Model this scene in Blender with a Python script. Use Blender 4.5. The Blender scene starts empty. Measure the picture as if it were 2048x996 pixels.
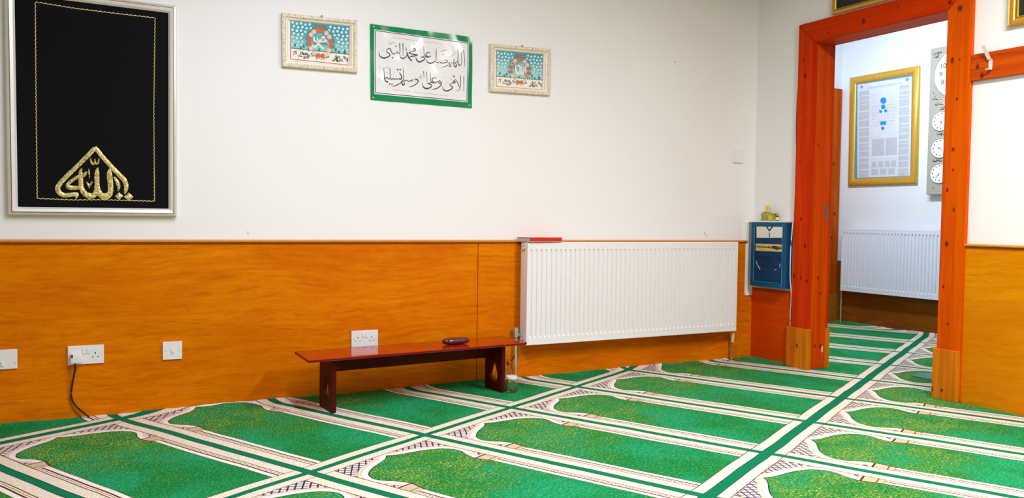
import bpy, bmesh, math, random
from mathutils import Vector, Matrix
random.seed(7)
PI = math.pi
scene = bpy.context.scene
COL = scene.collection

# ------------------------------------------------------------------ camera
CAM = Vector((-4.11319619, -4.13440272, 0.94540543))
FW = Vector((0.47063412, 0.88159037, -0.03608245))
RT = Vector((0.8823174, -0.47043937, 0.01424113))
UP = Vector((0.00441976, 0.03853853, 0.99924734))
FPX = 1600.4489
def at(px, py, axis, val):
    """the point of the plane axis=val that stands at a pixel of the photograph"""
    d = FW + RT * ((px - 1024) / FPX) - UP * ((py - 498) / FPX)
    t = (val - CAM[axis]) / d[axis]
    return CAM + d * t
cd = bpy.data.cameras.new('camera'); cam = bpy.data.objects.new('camera', cd); COL.objects.link(cam)
cam.matrix_world = Matrix(((RT.x, UP.x, -FW.x, CAM.x), (RT.y, UP.y, -FW.y, CAM.y), (RT.z, UP.z, -FW.z, CAM.z), (0, 0, 0, 1)))
cd.sensor_width = 36; cd.lens = 36 * FPX / 2048; cd.clip_start = 0.05
scene.camera = cam

# ------------------------------------------------------------------ node helper
class N:
    def __init__(s, t, sock): s.t = t; s.s = sock
    def _m(s, op, *o):
        n = s.t.nodes.new('ShaderNodeMath'); n.operation = op
        for i, a in enumerate((s,) + o):
            if isinstance(a, N): s.t.links.new(a.s, n.inputs[i])
            else: n.inputs[i].default_value = a
        return N(s.t, n.outputs[0])
    def __add__(s, o): return s._m('ADD', o)
    __radd__ = __add__
    def __mul__(s, o): return s._m('MULTIPLY', o)
    __rmul__ = __mul__
    def __sub__(s, o): return s._m('SUBTRACT', o)
    def __rsub__(s, o): return (s * -1.0) + o
    def __truediv__(s, o): return s._m('DIVIDE', o)
    def __lt__(s, o): return s._m('LESS_THAN', o)
    def __gt__(s, o): return s._m('GREATER_THAN', o)
    def floor(s): return s._m('FLOOR')
    def fract(s): return s._m('FRACT')
    def abs(s): return s._m('ABSOLUTE')
    def sin(s): return s._m('SINE')
    def sqrt(s): return s._m('SQRT')
    def mod2(s): return s._m('FLOORED_MODULO', 2.0)
    def mn(s, o): return s._m('MINIMUM', o)
    def mx(s, o): return s._m('MAXIMUM', o)
    def sstep(s, a, b):
        n = s.t.nodes.new('ShaderNodeMapRange'); n.interpolation_type = 'SMOOTHSTEP'
        s.t.links.new(s.s, n.inputs[0]); n.inputs[1].default_value = a; n.inputs[2].default_value = b
        n.inputs[3].default_value = 0; n.inputs[4].default_value = 1
        return N(s.t, n.outputs[0])
class Mat:
    def __init__(m, name):
        m.m = bpy.data.materials.new(name); m.m.use_nodes = True; m.t = m.m.node_tree
        m.b = m.t.nodes['Principled BSDF']
        g = m.t.nodes.new('ShaderNodeNewGeometry'); m.pos = g.outputs['Position']
    def xyz(m):
        s = m.t.nodes.new('ShaderNodeSeparateXYZ'); m.t.links.new(m.pos, s.inputs[0])
        return [N(m.t, s.outputs[i]) for i in range(3)]
    def vec(m, x, y, z):
        c = m.t.nodes.new('ShaderNodeCombineXYZ')
        for i, a in enumerate((x, y, z)):
            if isinstance(a, N): m.t.links.new(a.s, c.inputs[i])
            else: c.inputs[i].default_value = a
        return c.outputs[0]
    def noise(m, v=None, scale=1.0, detail=3, rough=.5, dist=0.0, color=False):
        n = m.t.nodes.new('ShaderNodeTexNoise'); n.inputs['Scale'].default_value = scale
        n.inputs['Detail'].default_value = detail; n.inputs['Roughness'].default_value = rough
        n.inputs['Distortion'].default_value = dist
        m.t.links.new(v if v is not None else m.pos, n.inputs['Vector'])
        return N(m.t, n.outputs[0])
    def mix(m, f, a, b):
        n = m.t.nodes.new('ShaderNodeMix'); n.data_type = 'RGBA'
        if isinstance(f, N): m.t.links.new(f.s, n.inputs[0])
        else: n.inputs[0].default_value = f
        for i, c in ((6, a), (7, b)):
            if isinstance(c, (tuple, list)): n.inputs[i].default_value = (*c[:3], 1)
            else: m.t.links.new(c, n.inputs[i])
        return n.outputs[2]
    def ramp(m, f, stops):
        n = m.t.nodes.new('ShaderNodeValToRGB'); e = n.color_ramp.elements
        while len(e) < len(stops): e.new(.5)
        for k, (p, c) in enumerate(stops): e[k].position = p; e[k].color = (*c, 1)
        m.t.links.new(f.s, n.inputs[0]); return n.outputs[0]
    def curve(m, f, pts):
        n = m.t.nodes.new('ShaderNodeFloatCurve'); c = n.mapping.curves[0]
        while len(c.points) < len(pts): c.points.new(.5, .5)
        for q, (x, y) in zip(c.points, pts): q.location = (x, y); q.handle_type = 'VECTOR'
        n.mapping.update(); m.t.links.new(f.s, n.inputs['Value']); return N(m.t, n.outputs[0])
    def color(m, c):
        if isinstance(c, (tuple, list)): m.b.inputs['Base Color'].default_value = (*c[:3], 1)
        else: m.t.links.new(c, m.b.inputs['Base Color'])
    def set(m, **k):
        for a, v in k.items():
            m.b.inputs[{'rough': 'Roughness', 'metal': 'Metallic', 'coat': 'Coat Weight', 'coatr': 'Coat Roughness', 'trans': 'Transmission Weight', 'ior': 'IOR', 'spec': 'Specular IOR Level', 'alpha': 'Alpha'}[a]].default_value = v
        return m
    def bump(m, f, strength=.3, dist=.01):
        n = m.t.nodes.new('ShaderNodeBump'); n.inputs['Strength'].default_value = strength; n.inputs['Distance'].default_value = dist
        m.t.links.new(f.s, n.inputs['Height']); m.t.links.new(n.outputs[0], m.b.inputs['Normal'])
def plain(name, c, rough=.5, var=0.04, **k):
    m = Mat(name); n = m.noise(scale=35, detail=3)
    m.color(m.mix(n, tuple(x * (1 - var) for x in c), tuple(min(1, x * (1 + var)) for x in c))); m.set(rough=rough, **k)
    return m.m

# ------------------------------------------------------------------ materials
def plaster(name, c):
    m = Mat(name); n = m.noise(scale=2.2, detail=4)
    m.color(m.mix(n, tuple(x * .985 for x in c), c)); m.set(rough=.75)
    m.bump(m.noise(scale=90, detail=4), .08, .002); return m.m
PLASTER = plaster('plaster_white', (.85, .85, .85))
PLASTER_B = plaster('plaster_beige', (.50, .49, .47))
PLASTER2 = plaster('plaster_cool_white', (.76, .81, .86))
def veneer(name, dark, mid, light, along='x', seed=0.0, rough=.42):
    m = Mat(name); x, y, z = m.xyz(); u = x if along == 'x' else y
    warp = m.noise(m.vec(u * .9 + seed, z * 1.6, 0.0), 1.3, 2)
    v = m.vec(u * 1.1 + seed, 0.0, z * 13 + warp * 9)
    a = m.noise(m.vec(u * 3.2 + seed, 0.0, z * 34 + warp * 7), 1.0, 5, .62, .5)
    lo = m.noise(m.vec(u * .8 + seed, 0.0, z * 4.5), 1.0, 2)
    b = m.noise(m.vec(u * 9 + seed, 0.0, z * 170), 1.0, 3, .6)
    fl = m.noise(m.vec(u * 14 + seed, 3.0, z * 62 + warp * 10), 1.0, 4, .65, .8)
    f = (a * .42 + b * .22 + fl * .26 + lo * .14)
    bc = m.ramp(f, [(.40, dark), (.52, mid), (.66, light)])
    tone = m.noise(m.vec(u * 1.6 + seed, 5.0, z * 3.2), 1.0, 3)
    bc = m.mix((1.0 - tone.sstep(.36, .60)) * .45, bc, tuple(q * k for q, k in zip(dark, (1.05, .80, 1))))
    m.color(bc); m.set(rough=rough, spec=.06)
    m.bump(b, .05, .001); return m.m
VEN = veneer('oak_veneer', (.54, .12, .0), (.70, .185, .0), (.82, .26, .001))
VEN_R = veneer('oak_veneer_golden', (.55, .17, .0005), (.66, .23, .0008), (.74, .30, .002), 'y', 4.0)
VEN_END = veneer('red_oak_veneer', (.50, .048, .0), (.64, .068, .0), (.72, .10, .001), 'y', 9.0)
VEN_SHADED = veneer('oak_veneer_shaded', (.16, .045, .004), (.22, .062, .005), (.30, .09, .006), 'y', 2.0)  # same oak veneer, with the hall's shade below the radiator painted into its colour
def pine(name, base, dark, knots, axis='z', face='x', grain=1.0):
    """knots: (across, z, radius) in metres on the visible face"""
    m = Mat(name); x, y, z = m.xyz(); A = y if face == 'x' else x
    a, l = (A, z) if axis == 'z' else (z, A)
    w = m.noise(m.vec(a * 3, x * 3, l * .8), 1.5, 2)
    r = m.noise(m.vec((a + w * .06) * 42, x * 20, l * 1.3), 1.0, 3, .55)
    f2 = m.noise(m.vec(a * 260, x * 90, l * 5), 1.0, 2)
    f = (r * .75 + f2 * .25).sstep(.30, .72)
    c = m.mix(f, dark, base)
    k = None
    for (ky, kz, kr) in knots:
        kr = kr * (.62 + .5 * ((kz * 37.7 + ky * 91.3) % 1.0)); da = (A - ky + (w - .5) * .006) * (1.0 / kr); dz = (z - kz) * (1.0 / (kr * (1.0 + .9 * ((kz * 17.3) % 1.0))))
        q = 1.0 - ((da * da + dz * dz).sqrt() + (f2 - .5) * .5).sstep(.35, 1.3)
        k = q if k is None else k.mx(q)
    if k is not None: c = m.mix(k * .85, c, (.09, .009, .003))
    m.color(c); m.set(rough=.45, spec=.05); return m.m
KN_L = [(-.446, 1.898, .010), (-.426, 2.003, .008), (-.441, .979, .009), (-.480, .806, .012), (-.454, .597, .013), (-.396, .61, .010), (-.500, .58, .014), (-.42, 1.35, .007), (-.47, 1.62, .007)]
KN_R = [(-1.436, 1.831, .011), (-1.478, 1.829, .008), (-1.469, 1.622, .013), (-1.459, 1.355, .010), (-1.463, 1.246, .008), (-1.433, 1.14, .013), (-1.473, 1.033, .009), (-1.44, .85, .013), (-1.47, 2.098, .014), (-1.46, .42, .008), (-1.43, .62, .007)]
KN_H = [(-.871, 2.156, .014), (-1.411, 2.143, .012), (-.62, 2.14, .011), (-1.1, 2.19, .008)]
PB, PD = (.56, .105, .004), (.36, .040, .003)
PINE_L = pine('pine_casing_left', (.70, .046, .0), (.52, .024, .0), KN_L)
PINE_R = pine('pine_casing_right', (.70, .105, .0), (.54, .058, .0), KN_R)
PINE_H = pine('pine_casing_head', (.64, .046, .0), (.46, .022, .0), KN_H, axis='y')
PINE_J = pine('pine_jamb', (.72, .085, .0), (.60, .045, .0), [(.06, .60, .013), (.09, .50, .010), (.03, 1.45, .010), (.10, .155, .010), (.05, .16, .008)], face='y')
PINE_P = pine('pine_plinth', (.68, .22, .008), (.52, .12, .004), [(-.445, .157, .013), (-.404, .131, .009), (-1.446, .06, .013), (-1.391, .055, .013)])
PINE_RAIL = pine('pine_rail', (.60, .085, .002), (.34, .035, .003), [(-1.575, 1.775, .016), (-2.2, 1.76, .014), (-1.60, 1.725, .010)], axis='y')
PINE_FAR = pine('pine_far_casing', (.56, .12, .004), (.38, .045, .003), [(2.17, 1.52, .018), (2.2, 1.05, .02), (2.17, .82, .018)], face='y')
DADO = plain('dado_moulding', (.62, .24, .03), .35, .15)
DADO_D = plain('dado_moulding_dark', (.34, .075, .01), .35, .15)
WHITE_P = plain('white_plastic', (.82, .82, .84), .22, .01, coat=.3)
DARK = plain('dark_slot', (.02, .02, .022), .6)
GREYSCR = plain('grey_screw', (.25, .25, .27), .4, metal=.8)
RAD = plain('radiator_enamel', (.84, .84, .86), .3, .01, coat=.2)
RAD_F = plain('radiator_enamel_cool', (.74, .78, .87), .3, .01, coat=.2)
CHROME = plain('chrome', (.75, .75, .74), .2, .03, metal=1.0)
BLACKC = plain('black_cable', (.012, .011, .012), .45)
def mahogany():
    m = Mat('mahogany_varnish'); x, y, z = m.xyz()
    n = m.noise(m.vec(x * 2, y * 30, z * 30), 1.0, 3)
    m.color(m.mix(n.sstep(.3, .7), (.30, .008, .001), (.42, .018, .001))); m.set(rough=.35, spec=.2, coat=.8, coatr=.05)
    m.b.inputs['Coat IOR'].default_value = 1.6; return m.m
MAH = mahogany()
MAH_E = plain('mahogany_edge', (.16, .006, .002), .4, .2, spec=.15)
MAH_D = plain('mahogany_dark', (.060, .004, .001), .45, .2, spec=.12)
BLUE = plain('blue_paint', (.003, .085, .20), .4, .1, spec=.2)
BLUE_D = plain('blue_paint_dark', (.003, .045, .13), .4, .1, spec=.2)
NAVY = plain('navy_ink', (.004, .012, .05), .5)
BLUE_L = plain('worn_blue_edge', (.12, .38, .52), .5)
BRASS = plain('brass_plate', (.74, .54, .20), .4, .2, metal=.15)
SILVER = plain('silver_frame', (.74, .71, .66), .25, .06, metal=.55)
SILVER_L = plain('silver_frame_pale', (.86, .84, .82), .3, .04, metal=.3)
BRONZE = plain('bronze_line', (.33, .22, .10), .35, .1, metal=.5)
GOLDF = plain('gold_frame', (.62, .38, .05), .35, .15, metal=.35)
GOLDF_D = plain('gold_frame_groove', (.34, .13, .01), .4, .15, metal=.3)
CLOTH = Mat('black_cloth'); CLOTH.color((.004, .004, .005)); CLOTH.set(rough=.9, spec=.15); CLOTH.bump(CLOTH.noise(scale=500), .15, .001); CLOTH = CLOTH.m
def sequin():
    m = Mat('gold_sequins'); v = m.t.nodes.new('ShaderNodeTexVoronoi'); v.inputs['Scale'].default_value = 230
    m.t.links.new(m.pos, v.inputs['Vector'])
    s = m.t.nodes.new('ShaderNodeSeparateColor'); m.t.links.new(v.outputs['Color'], s.inputs[0]); f = N(m.t, s.outputs[0])
    m.color(m.ramp(f, [(.0, (.30, .20, .03)), (.45, (.62, .48, .10)), (.75, (.85, .75, .32)), (1, (1, .97, .8))])); m.set(rough=.4, metal=.25)
    m.bump(f, .7, .004); return m.m
SEQ = sequin()
GCORD = plain('gold_cord', (.72, .60, .26), .4, .25, metal=.2)
CREAMF = Mat('cream_ornate_frame'); _n = CREAMF.noise(scale=160, detail=2)
CREAMF.color(CREAMF.ramp(_n, [(.34, (.42, .30, .14)), (.44, (.74, .66, .50)), (.6, (.80, .73, .60))])); CREAMF.set(rough=.45); CREAMF.bump(_n, .6, .004); CREAMF = CREAMF.m
CREAM_L = plain('cream_fillet', (.83, .76, .62), .4, .05)
PAPER = plain('print_margin_paper', (.80, .76, .76), .4, .02, coat=.3)
PPAPER = plain('poster_paper', (.80, .78, .79), .5, .015, spec=.2, coat=.18, coatr=.10)
PGREEN = plain('poster_green', (.0, .23, .07), .5, .08, spec=.15, coat=.2, coatr=.10)
INK = plain('black_ink', (.012, .011, .02), .4, .05)
INKG = plain('grey_ink', (.32, .31, .32), .5, .1)
RED = plain('red_book_cloth', (.62, .004, .004), .3, .05, coat=.5)
RED_T = plain('red_book_cover', (.66, .10, .09), .25, .06, coat=.8, coatr=.1)
PAGES = Mat('page_edges'); _x, _y, _z = PAGES.xyz(); PAGES.color(PAGES.mix((_z * 2600).sin().sstep(-.5, .8), (.42, .33, .27), (.70, .62, .56))); PAGES.set(rough=.8); PAGES = PAGES.m
MAROON = plain('maroon_leather', (.085, .003, .012), .22, .1, coat=.6, coatr=.12)
PLUGRED = plain('purple_label', (.10, .005, .07), .4)
def glass(name, c, rough=.02, ior=1.45):
    m = Mat(name); m.color(c); m.set(rough=rough, trans=1.0, ior=ior); return m.m
GLASS = glass('clear_glass', (.97, .98, .97))
LIQ = glass('yellow_liquid', (.93, .84, .10), .02, 1.33)
YCAP = plain('yellow_cap', (.72, .55, .04), .2, .1, coat=.5)
OCAP = plain('orange_cap', (.66, .25, .02), .3, .08)
PTEAL = Mat('teal_sky_print'); _x, _y, _z = PTEAL.xyz(); _n = PTEAL.noise(scale=14)
PTEAL.color(PTEAL.mix(((_z - 1.78) * 6.0 + (_n - .5) * .5).sstep(-.1, .75), (.30, .62, .60), (.0, .30, .40))); PTEAL.set(rough=.35, coat=.4); PTEAL = PTEAL.m
def ink(name, c): return plain(name, c, .4, .12, coat=.3)
P_WHITE = ink('print_white', (.78, .80, .74)); P_CREAM = ink('print_cream', (.82, .78, .70)); P_RED = ink('print_red', (.62, .06, .03)); P_ORANGE = ink('print_rust', (.52, .12, .02))
P_PINK = ink('print_pink', (.82, .46, .32)); P_GREEN = ink('print_green', (.03, .19, .08)); P_TEALD = ink('print_dark_teal', (.0, .20, .20)); P_BROWN = ink('print_brown', (.18, .10, .06)); P_YEL = ink('print_yellow', (.75, .45, .08))
P_PALEB = ink('print_pale_blue', (.45, .62, .62))
CERT = Mat('certificate_paper'); _n = CERT.noise(scale=9); CERT.color(CERT.mix(_n, (.55, .63, .70), (.68, .74, .80))); CERT.set(rough=.2, coat=.6, coatr=.08); CERT = CERT.m
CERT_G = plain('certificate_grey_block', (.46, .52, .57), .4, .1); CERT_L = plain('certificate_line', (.72, .78, .83), .4, .05); CERT_B = plain('certificate_blue', (.0, .27, .66), .35, .05); CERT_T = plain('certificate_blue_edge', (.07, .30, .48), .4, .3)
CLK = plain('clock_silver_panel', (.38, .37, .32), .45, .05, spec=.2)
CLK_W = plain('clock_face', (.86, .88, .90), .3, .01, coat=.5); CLK_R = plain('clock_rim', (.55, .58, .52), .3, .05, metal=.4)
CLK_N = plain('clock_numeral', (.008, .06, .20), .5, spec=.1)

# ------------------------------------------------------------------ carpet
TH = 1.1002111; CE_V = (math.cos(TH), -math.sin(TH)); CE_U = (math.sin(TH), math.cos(TH))
COX, COY, CW, CL = -3.3915, -1.2291, .6462, 1.2750
def carpet_mat():
    m = Mat('prayer_carpet'); x, y, z = m.xyz()
    wv = (m.noise(scale=3.0, detail=1) - .5) * .016
    dx, dy = x - COX, y - COY
    U = (dx * CE_U[0] + dy * CE_U[1] + wv) / CW
    V = dx * CE_V[0] + dy * CE_V[1] + wv + .004
    k = (V / CL + .5).floor()                    # nearest row seam
    par = k.mod2()                               # 1: wide seam, 0: thin seam
    vs = V - k * CL                              # signed distance from the nearest seam
    hw = par * .0085 + .0125
    row = (V / CL).floor(); v = V - row * CL     # distance from the arch end
    vv = v - (row.mod2()) * .012                 # arch profile sits further off at wide seams
    a = (U.fract() - .5).abs()                   # half width in cells
    prof = [(.0, 0), (.089, 0), (.108, .03), (.123, .075), (.138, .14), (.15, .195), (.169, .262), (.195, .313), (.225, .345), (.25, .356), (.272, .348), (.295, .325), (.331, .300), (.38, .285)]
    def dense(off):
        pts = [(q[1] * CW, q[0]) for q in prof[1:]]
        P = []
        for i in range(len(pts) - 1):            # offset outwards along the normal
            (x0, y0), (x1, y1) = pts[i], pts[i + 1]; L = math.hypot(x1 - x0, y1 - y0)
            nx, ny = (y1 - y0) / L, -(x1 - x0) / L
            for t in [j / 8 for j in range(9)]: P.append((x0 + (x1 - x0) * t + nx * off, y0 + (y1 - y0) * t + ny * off))
        if off > 0:
            for j in range(9):
                an = -PI / 2 + j / 8 * .9; P.append((math.cos(an) * off, .089 + math.sin(an) * off * .6))
        out = []
        for vi in [j * .0125 for j in range(31)]:
            c = [p[0] for p in P if abs(p[1] - vi) < .009]
            out.append((vi, max(c) if c else (0 if vi < .15 else out[-1][1])))
        return out
    def H(off):
        pts = [(p[0] / .5, max(0, p[1]) / CW) for p in dense(off)]
        pts.append((1, pts[-1][1])); return m.curve(vv * 2.0, pts)
    h0 = H(0); h1 = H(.005); h2 = H(.027); h3 = H(.030); h4 = H(.040)
    aw = a * CW
    shaft = vv > .455; cap = (vv > .375) * (vv < .455)
    # fields
    cream = (.86, .78, .64); white = (.90, .85, .78); brown = (.20, .055, .02); tan = (.66, .50, .33); navy = (.035, .025, .10); pink = (.80, .66, .58)
    n1 = m.noise(scale=150, detail=2, rough=.6); n2 = m.noise(scale=3.2, detail=3); n3 = m.noise(scale=420, detail=2)
    n4 = m.noise(m.vec((x * CE_U[0] + y * CE_U[1]) * 260, (x * CE_V[0] + y * CE_V[1]) * 90, 0.0), 1.0, 2, .6)
    # green pile
    head = (1.0 - (vv - .25 + (n2 - .5) * .9).sstep(.15, .62)) + (vs.abs() < .16) * .0
    n6 = m.noise(scale=7.0, detail=3, rough=.6)
    g = m.mix(n2.sstep(.35, .65), (.0, .215, .045), (.002, .31, .115))
    olive = head * (.35 + n6.sstep(.38, .62) * .65)
    g = m.mix(olive * .85, g, (.022, .21, .005))
    n5 = m.noise(m.vec((x * CE_U[0] + y * CE_U[1]) * 150 + 7.0, (x * CE_V[0] + y * CE_V[1]) * 95, 0.0), 1.0, 2, .6)
    g = m.mix(n5.sstep(.54, .60) * olive * .35, g, (.10, .27, .008))
    fl = (n4 + olive * .055).sstep(.60, .645) * (olive * .45 + .42)
    g = m.mix(fl, g, (.60, .62, .24))
    g = m.mix((n1.sstep(.30, .52) * -1.0 + 1.0) * .5, g, (.0, .085, .014))
    c = g
    def over(mask, col):
        nonlocal c; c = m.mix(mask, c, col)
    # shafts of the columns
    arch = 1.0 - (vv > .378)
    # outside the opening
    out0 = arch * (a > h0); out1 = arch * (a > h1); out2 = arch * (a > h2); out3 = arch * (a > h3); out4 = arch * (a > h4)
    over(out0, (.03, .05, .02)); over(out1, white); over(out2, tan); over(out3, pink); over(out4, tan)
    h5 = H(.044); sp = arch * (a > h5); over(sp, pink)
    # spandrel lattice
    s = .035; p1 = ((a * CW + vv * 1.0) / s).fract(); p2 = ((a * CW - vv * 1.0) / s).fract()
    lat = ((p1 - .5).abs() > .375).mx((p2 - .5).abs() > .385)
    over(sp * lat, navy)
    # capitals
    ce = m.noise(scale=1)  # keep the edge slightly irregular
    capm = cap * (a > (.288 + (vv - .375) * .35)); over(capm, tan)
    over(cap * ((a - (.288 + (vv - .375) * .35)).abs() < .006), (.10, .03, .01))
    over((a > .288) * ((vv - .377).abs() < .004), (.08, .02, .01)); over((a > .30) * ((vv - .43).abs() < .0025), brown); over((a > .30) * ((vv - .456).abs() < .003), brown)
    # shaft: white strip, dark line, pale strip, dotted line
    over(shaft * (a > .318), (.10, .04, .01)); over(shaft * (a > .323), white)
    over(shaft * (a > .354), (.11, .02, .01)); over(shaft * (a > .366), cream)
    dash = ((v / .014).fract() > .4)
    over(shaft * dash * ((a - .378).abs() < .004), brown)
    # braided borders along the sides
    def braid(run, acr):
        z1 = (acr / .018).fract(); q = ((run / .021) + (z1 - .5).abs() * 1.2).fract()
        return (q > .66) * .42 + n3.sstep(.55, .7) * .10
    bs = braid(v, a * CW)
    sidem = a > .392; over(sidem * ((a - .396).abs() < .004), brown); over(a > .400, cream); over((a > .400) * bs, tan)
    # borders at both ends of the mat
    ha = vs.abs(); be = braid(U * CW, ha)
    nearpos = (vs > 0.0)
    e_pos = nearpos * (ha < (hw + .045)); e_neg = (1.0 - nearpos) * (ha < (hw + .046)); em = e_pos.mx(e_neg)
    over(nearpos * (ha < (hw + .049)), brown)
    over((1.0 - nearpos) * (ha < (hw + .050)), (.10, .05, .02))
    over(em, cream); over(em * be, tan)
    # green strips between mats
    ed = (n1 - .5) * .010
    strip = (a + ed * .4 > .4765); seam = (ha + ed * .12) < hw
    over((a + ed * .4 > .470), (.05, .03, .02)); over(((ha + ed * .12) < (hw + .003)), (.02, .02, .03))
    over(strip, (.0, .19, .085)); over(seam, (.0, .185, .08))
    dk = n1.sstep(.3, .7)
    c = m.mix((1.0 - dk) * .22, c, (.02, .06, .02))
    m.color(c); m.set(rough=.95, spec=.08)
    m.bump(n1 * .6 + n3 * .4, .55, .006); return m.m
CARPET = carpet_mat()

# ------------------------------------------------------------------ object helpers
def tag(o, label=None, cat=None, group=None, kind=None):
    if label: o['label'] = label
    if cat: o['category'] = cat
    if group: o['group'] = group
    if kind: o['kind'] = kind
    return o
def thing(name, label, cat, base, group=None, kind=None, rotz=0):
    o = bpy.data.objects.new(name, None); COL.objects.link(o); o.location = base; o.empty_display_size = .05
    o.rotation_euler = (0, 0, rotz); bpy.context.view_layer.update()
    return tag(o, label, cat, group, kind)
def obj(name, bm, mats, parent=None, smooth=False, local=False, origin=None):
    if not isinstance(mats, (list, tuple)): mats = [mats]
    off = None
    if parent is not None and not local:
        r = parent; chain = []
        while r is not None: chain.append(r); r = r.parent
        M = Matrix.Identity(4)
        for r in reversed(chain): M = M @ Matrix.Translation(r.location) @ Matrix.Rotation(r.rotation_euler.z, 4, 'Z')
        bmesh.ops.transform(bm, matrix=M.inverted(), verts=bm.verts)
    elif parent is None and origin is not None:
        bmesh.ops.translate(bm, vec=-Vector(origin), verts=bm.verts)
    me = bpy.data.meshes.new(name); bm.to_mesh(me); bm.free()
    for m_ in mats: me.materials.append(m_)
    if smooth:
        for p in me.polygons: p.use_smooth = True
        try: me.set_sharp_from_angle(angle=math.radians(40))
        except Exception: pass
    o = bpy.data.objects.new(name, me); COL.objects.link(o)
    if origin is not None and parent is None: o.location = origin
    if parent is not None: o.parent = parent
    return o
def box(bm, a, b, bev=0.0, mi=0, rot=None):
    x0, y0, z0 = [min(a[i], b[i]) for i in range(3)]; x1, y1, z1 = [max(a[i], b[i]) for i in range(3)]
    t = bmesh.new(); bmesh.ops.create_cube(t, size=1)
    bmesh.ops.scale(t, vec=(x1 - x0, y1 - y0, z1 - z0), verts=t.verts)
    if bev: bmesh.ops.bevel(t, geom=t.edges[:] + t.verts[:], offset=bev, segments=2, affect='EDGES', profile=.6)
    c = Vector(((x0 + x1) / 2, (y0 + y1) / 2, (z0 + z1) / 2))
    if rot is not None: bmesh.ops.transform(t, matrix=rot, verts=t.verts)
    bmesh.ops.translate(t, vec=c, verts=t.verts)
    for f in t.faces: f.material_index = mi
    me = bpy.data.meshes.new('t'); t.to_mesh(me); t.free(); bm.from_mesh(me); bpy.data.meshes.remove(me); return bm
def B(*a, **k): return box(bmesh.new(), *a, **k)
def lathe(bm, prof, c, seg=24, axis='z', mi=0, cap=True):
    rings = []
    for r, h in prof:
        ring = []
        for i in range(seg):
            an = 2 * PI * i / seg; p = (r * math.cos(an), r * math.sin(an), h)
            if axis == 'y': p = (p[0], h, p[1])
            if axis == 'x': p = (h, p[0], p[1])
            ring.append(bm.verts.new(Vector(p) + Vector(c)))
        rings.append(ring)
    for a, b in zip(rings, rings[1:]):
        for i in range(seg):
            f = bm.faces.new((a[i], a[(i + 1) % seg], b[(i + 1) % seg], b[i])); f.material_index = mi
    for r in ((rings[0], rings[-1]) if cap else ()):
        try: f = bm.faces.new(r); f.material_index = mi
        except ValueError: pass
    bmesh.ops.recalc_face_normals(bm, faces=bm.faces[:]); return bm
def catmull(P, n=6):
    out = []
    for i in range(len(P) - 1):
        p0, p1, p2, p3 = P[max(i - 1, 0)], P[i], P[i + 1], P[min(i + 2, len(P) - 1)]
        for j in range(n):
            t = j / n
            out.append(tuple(.5 * (2 * p1[k] + (p2[k] - p0[k]) * t + (2 * p0[k] - 5 * p1[k] + 4 * p2[k] - p3[k]) * t * t + (3 * p1[k] - p0[k] - 3 * p2[k] + p3[k]) * t ** 3) for k in range(len(p1))))
    out.append(tuple(P[-1])); return out
def tube(bm, P, r, seg=8, n=5, mi=0):
    P = [Vector(q) for q in (catmull(P, n) if n else P)]; rings = []
    for i, q in enumerate(P):
        d = (P[min(i + 1, len(P) - 1)] - P[max(i - 1, 0)]).normalized()
        s = d.cross(Vector((0, 0, 1)));  s = s if s.length > .05 else d.cross(Vector((1, 0, 0)))
        s.normalize(); u = s.cross(d)
        rings.append([bm.verts.new(q + (s * math.cos(2 * PI * k / seg) + u * math.sin(2 * PI * k / seg)) * r) for k in range(seg)])
    for a, b in zip(rings, rings[1:]):
        for k in range(seg):
            f = bm.faces.new((a[k], a[(k + 1) % seg], b[(k + 1) % seg], b[k])); f.material_index = mi
    bm.faces.new(rings[0]); bm.faces.new(rings[-1]); bmesh.ops.recalc_face_normals(bm, faces=bm.faces[:]); return bm
class Sheet:
    """drawings on a wall plane: crop(x0,y0,s) coordinates -> points of the plane"""
    def __init__(s, axis, val, x0, y0, sc, fn=None): s.a, s.v, s.x0, s.y0, s.sc, s.fn = axis, val, x0, y0, sc, fn
    def pt(s, x, y, lift=0.0):
        p = at(s.x0 + x / s.sc, s.y0 + y / s.sc, s.a, s.v)
        if s.fn: p[s.a] += s.fn(p)
        p[s.a] -= lift; return p
    def ribbon(s, bm, P, n=6, h=0.0, mi=0, lift=0.0):
        P = catmull(P, n) if n else P
        rows = []
        for i, (x, y, w) in enumerate(P):
            xa, ya = P[max(i - 1, 0)][:2]; xb, yb = P[min(i + 1, len(P) - 1)][:2]
            L = math.hypot(xb - xa, yb - ya) or 1; nx, ny = -(yb - ya) / L * w / 2, (xb - xa) / L * w / 2
            rows.append((bm.verts.new(s.pt(x + nx, y + ny, lift)), bm.verts.new(s.pt(x, y, lift + h)), bm.verts.new(s.pt(x - nx, y - ny, lift))))
        for a, b in zip(rows, rows[1:]):
            for k in (0, 1):
                f = bm.faces.new((a[k], a[k + 1], b[k + 1], b[k])); f.material_index = mi
    def poly(s, bm, P, mi=0, lift=0.0):
        f = bm.faces.new([bm.verts.new(s.pt(x, y, lift)) for x, y in P]); f.material_index = mi
    def disc(s, bm, x, y, r, mi=0, lift=0.0, seg=12, ry=None, h=0.0, jag=0):
        ry = ry or r; c = bm.verts.new(s.pt(x, y, lift + h)); R = []
        for k in range(seg):
            q = 1 + (jag * (.5 if k % 2 else -.5)); R.append(bm.verts.new(s.pt(x + math.cos(2 * PI * k / seg) * r * q, y + math.sin(2 * PI * k / seg) * ry * q, lift)))
        for k in range(seg):
            f = bm.faces.new((c, R[k], R[(k + 1) % seg])); f.material_index = mi
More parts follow.
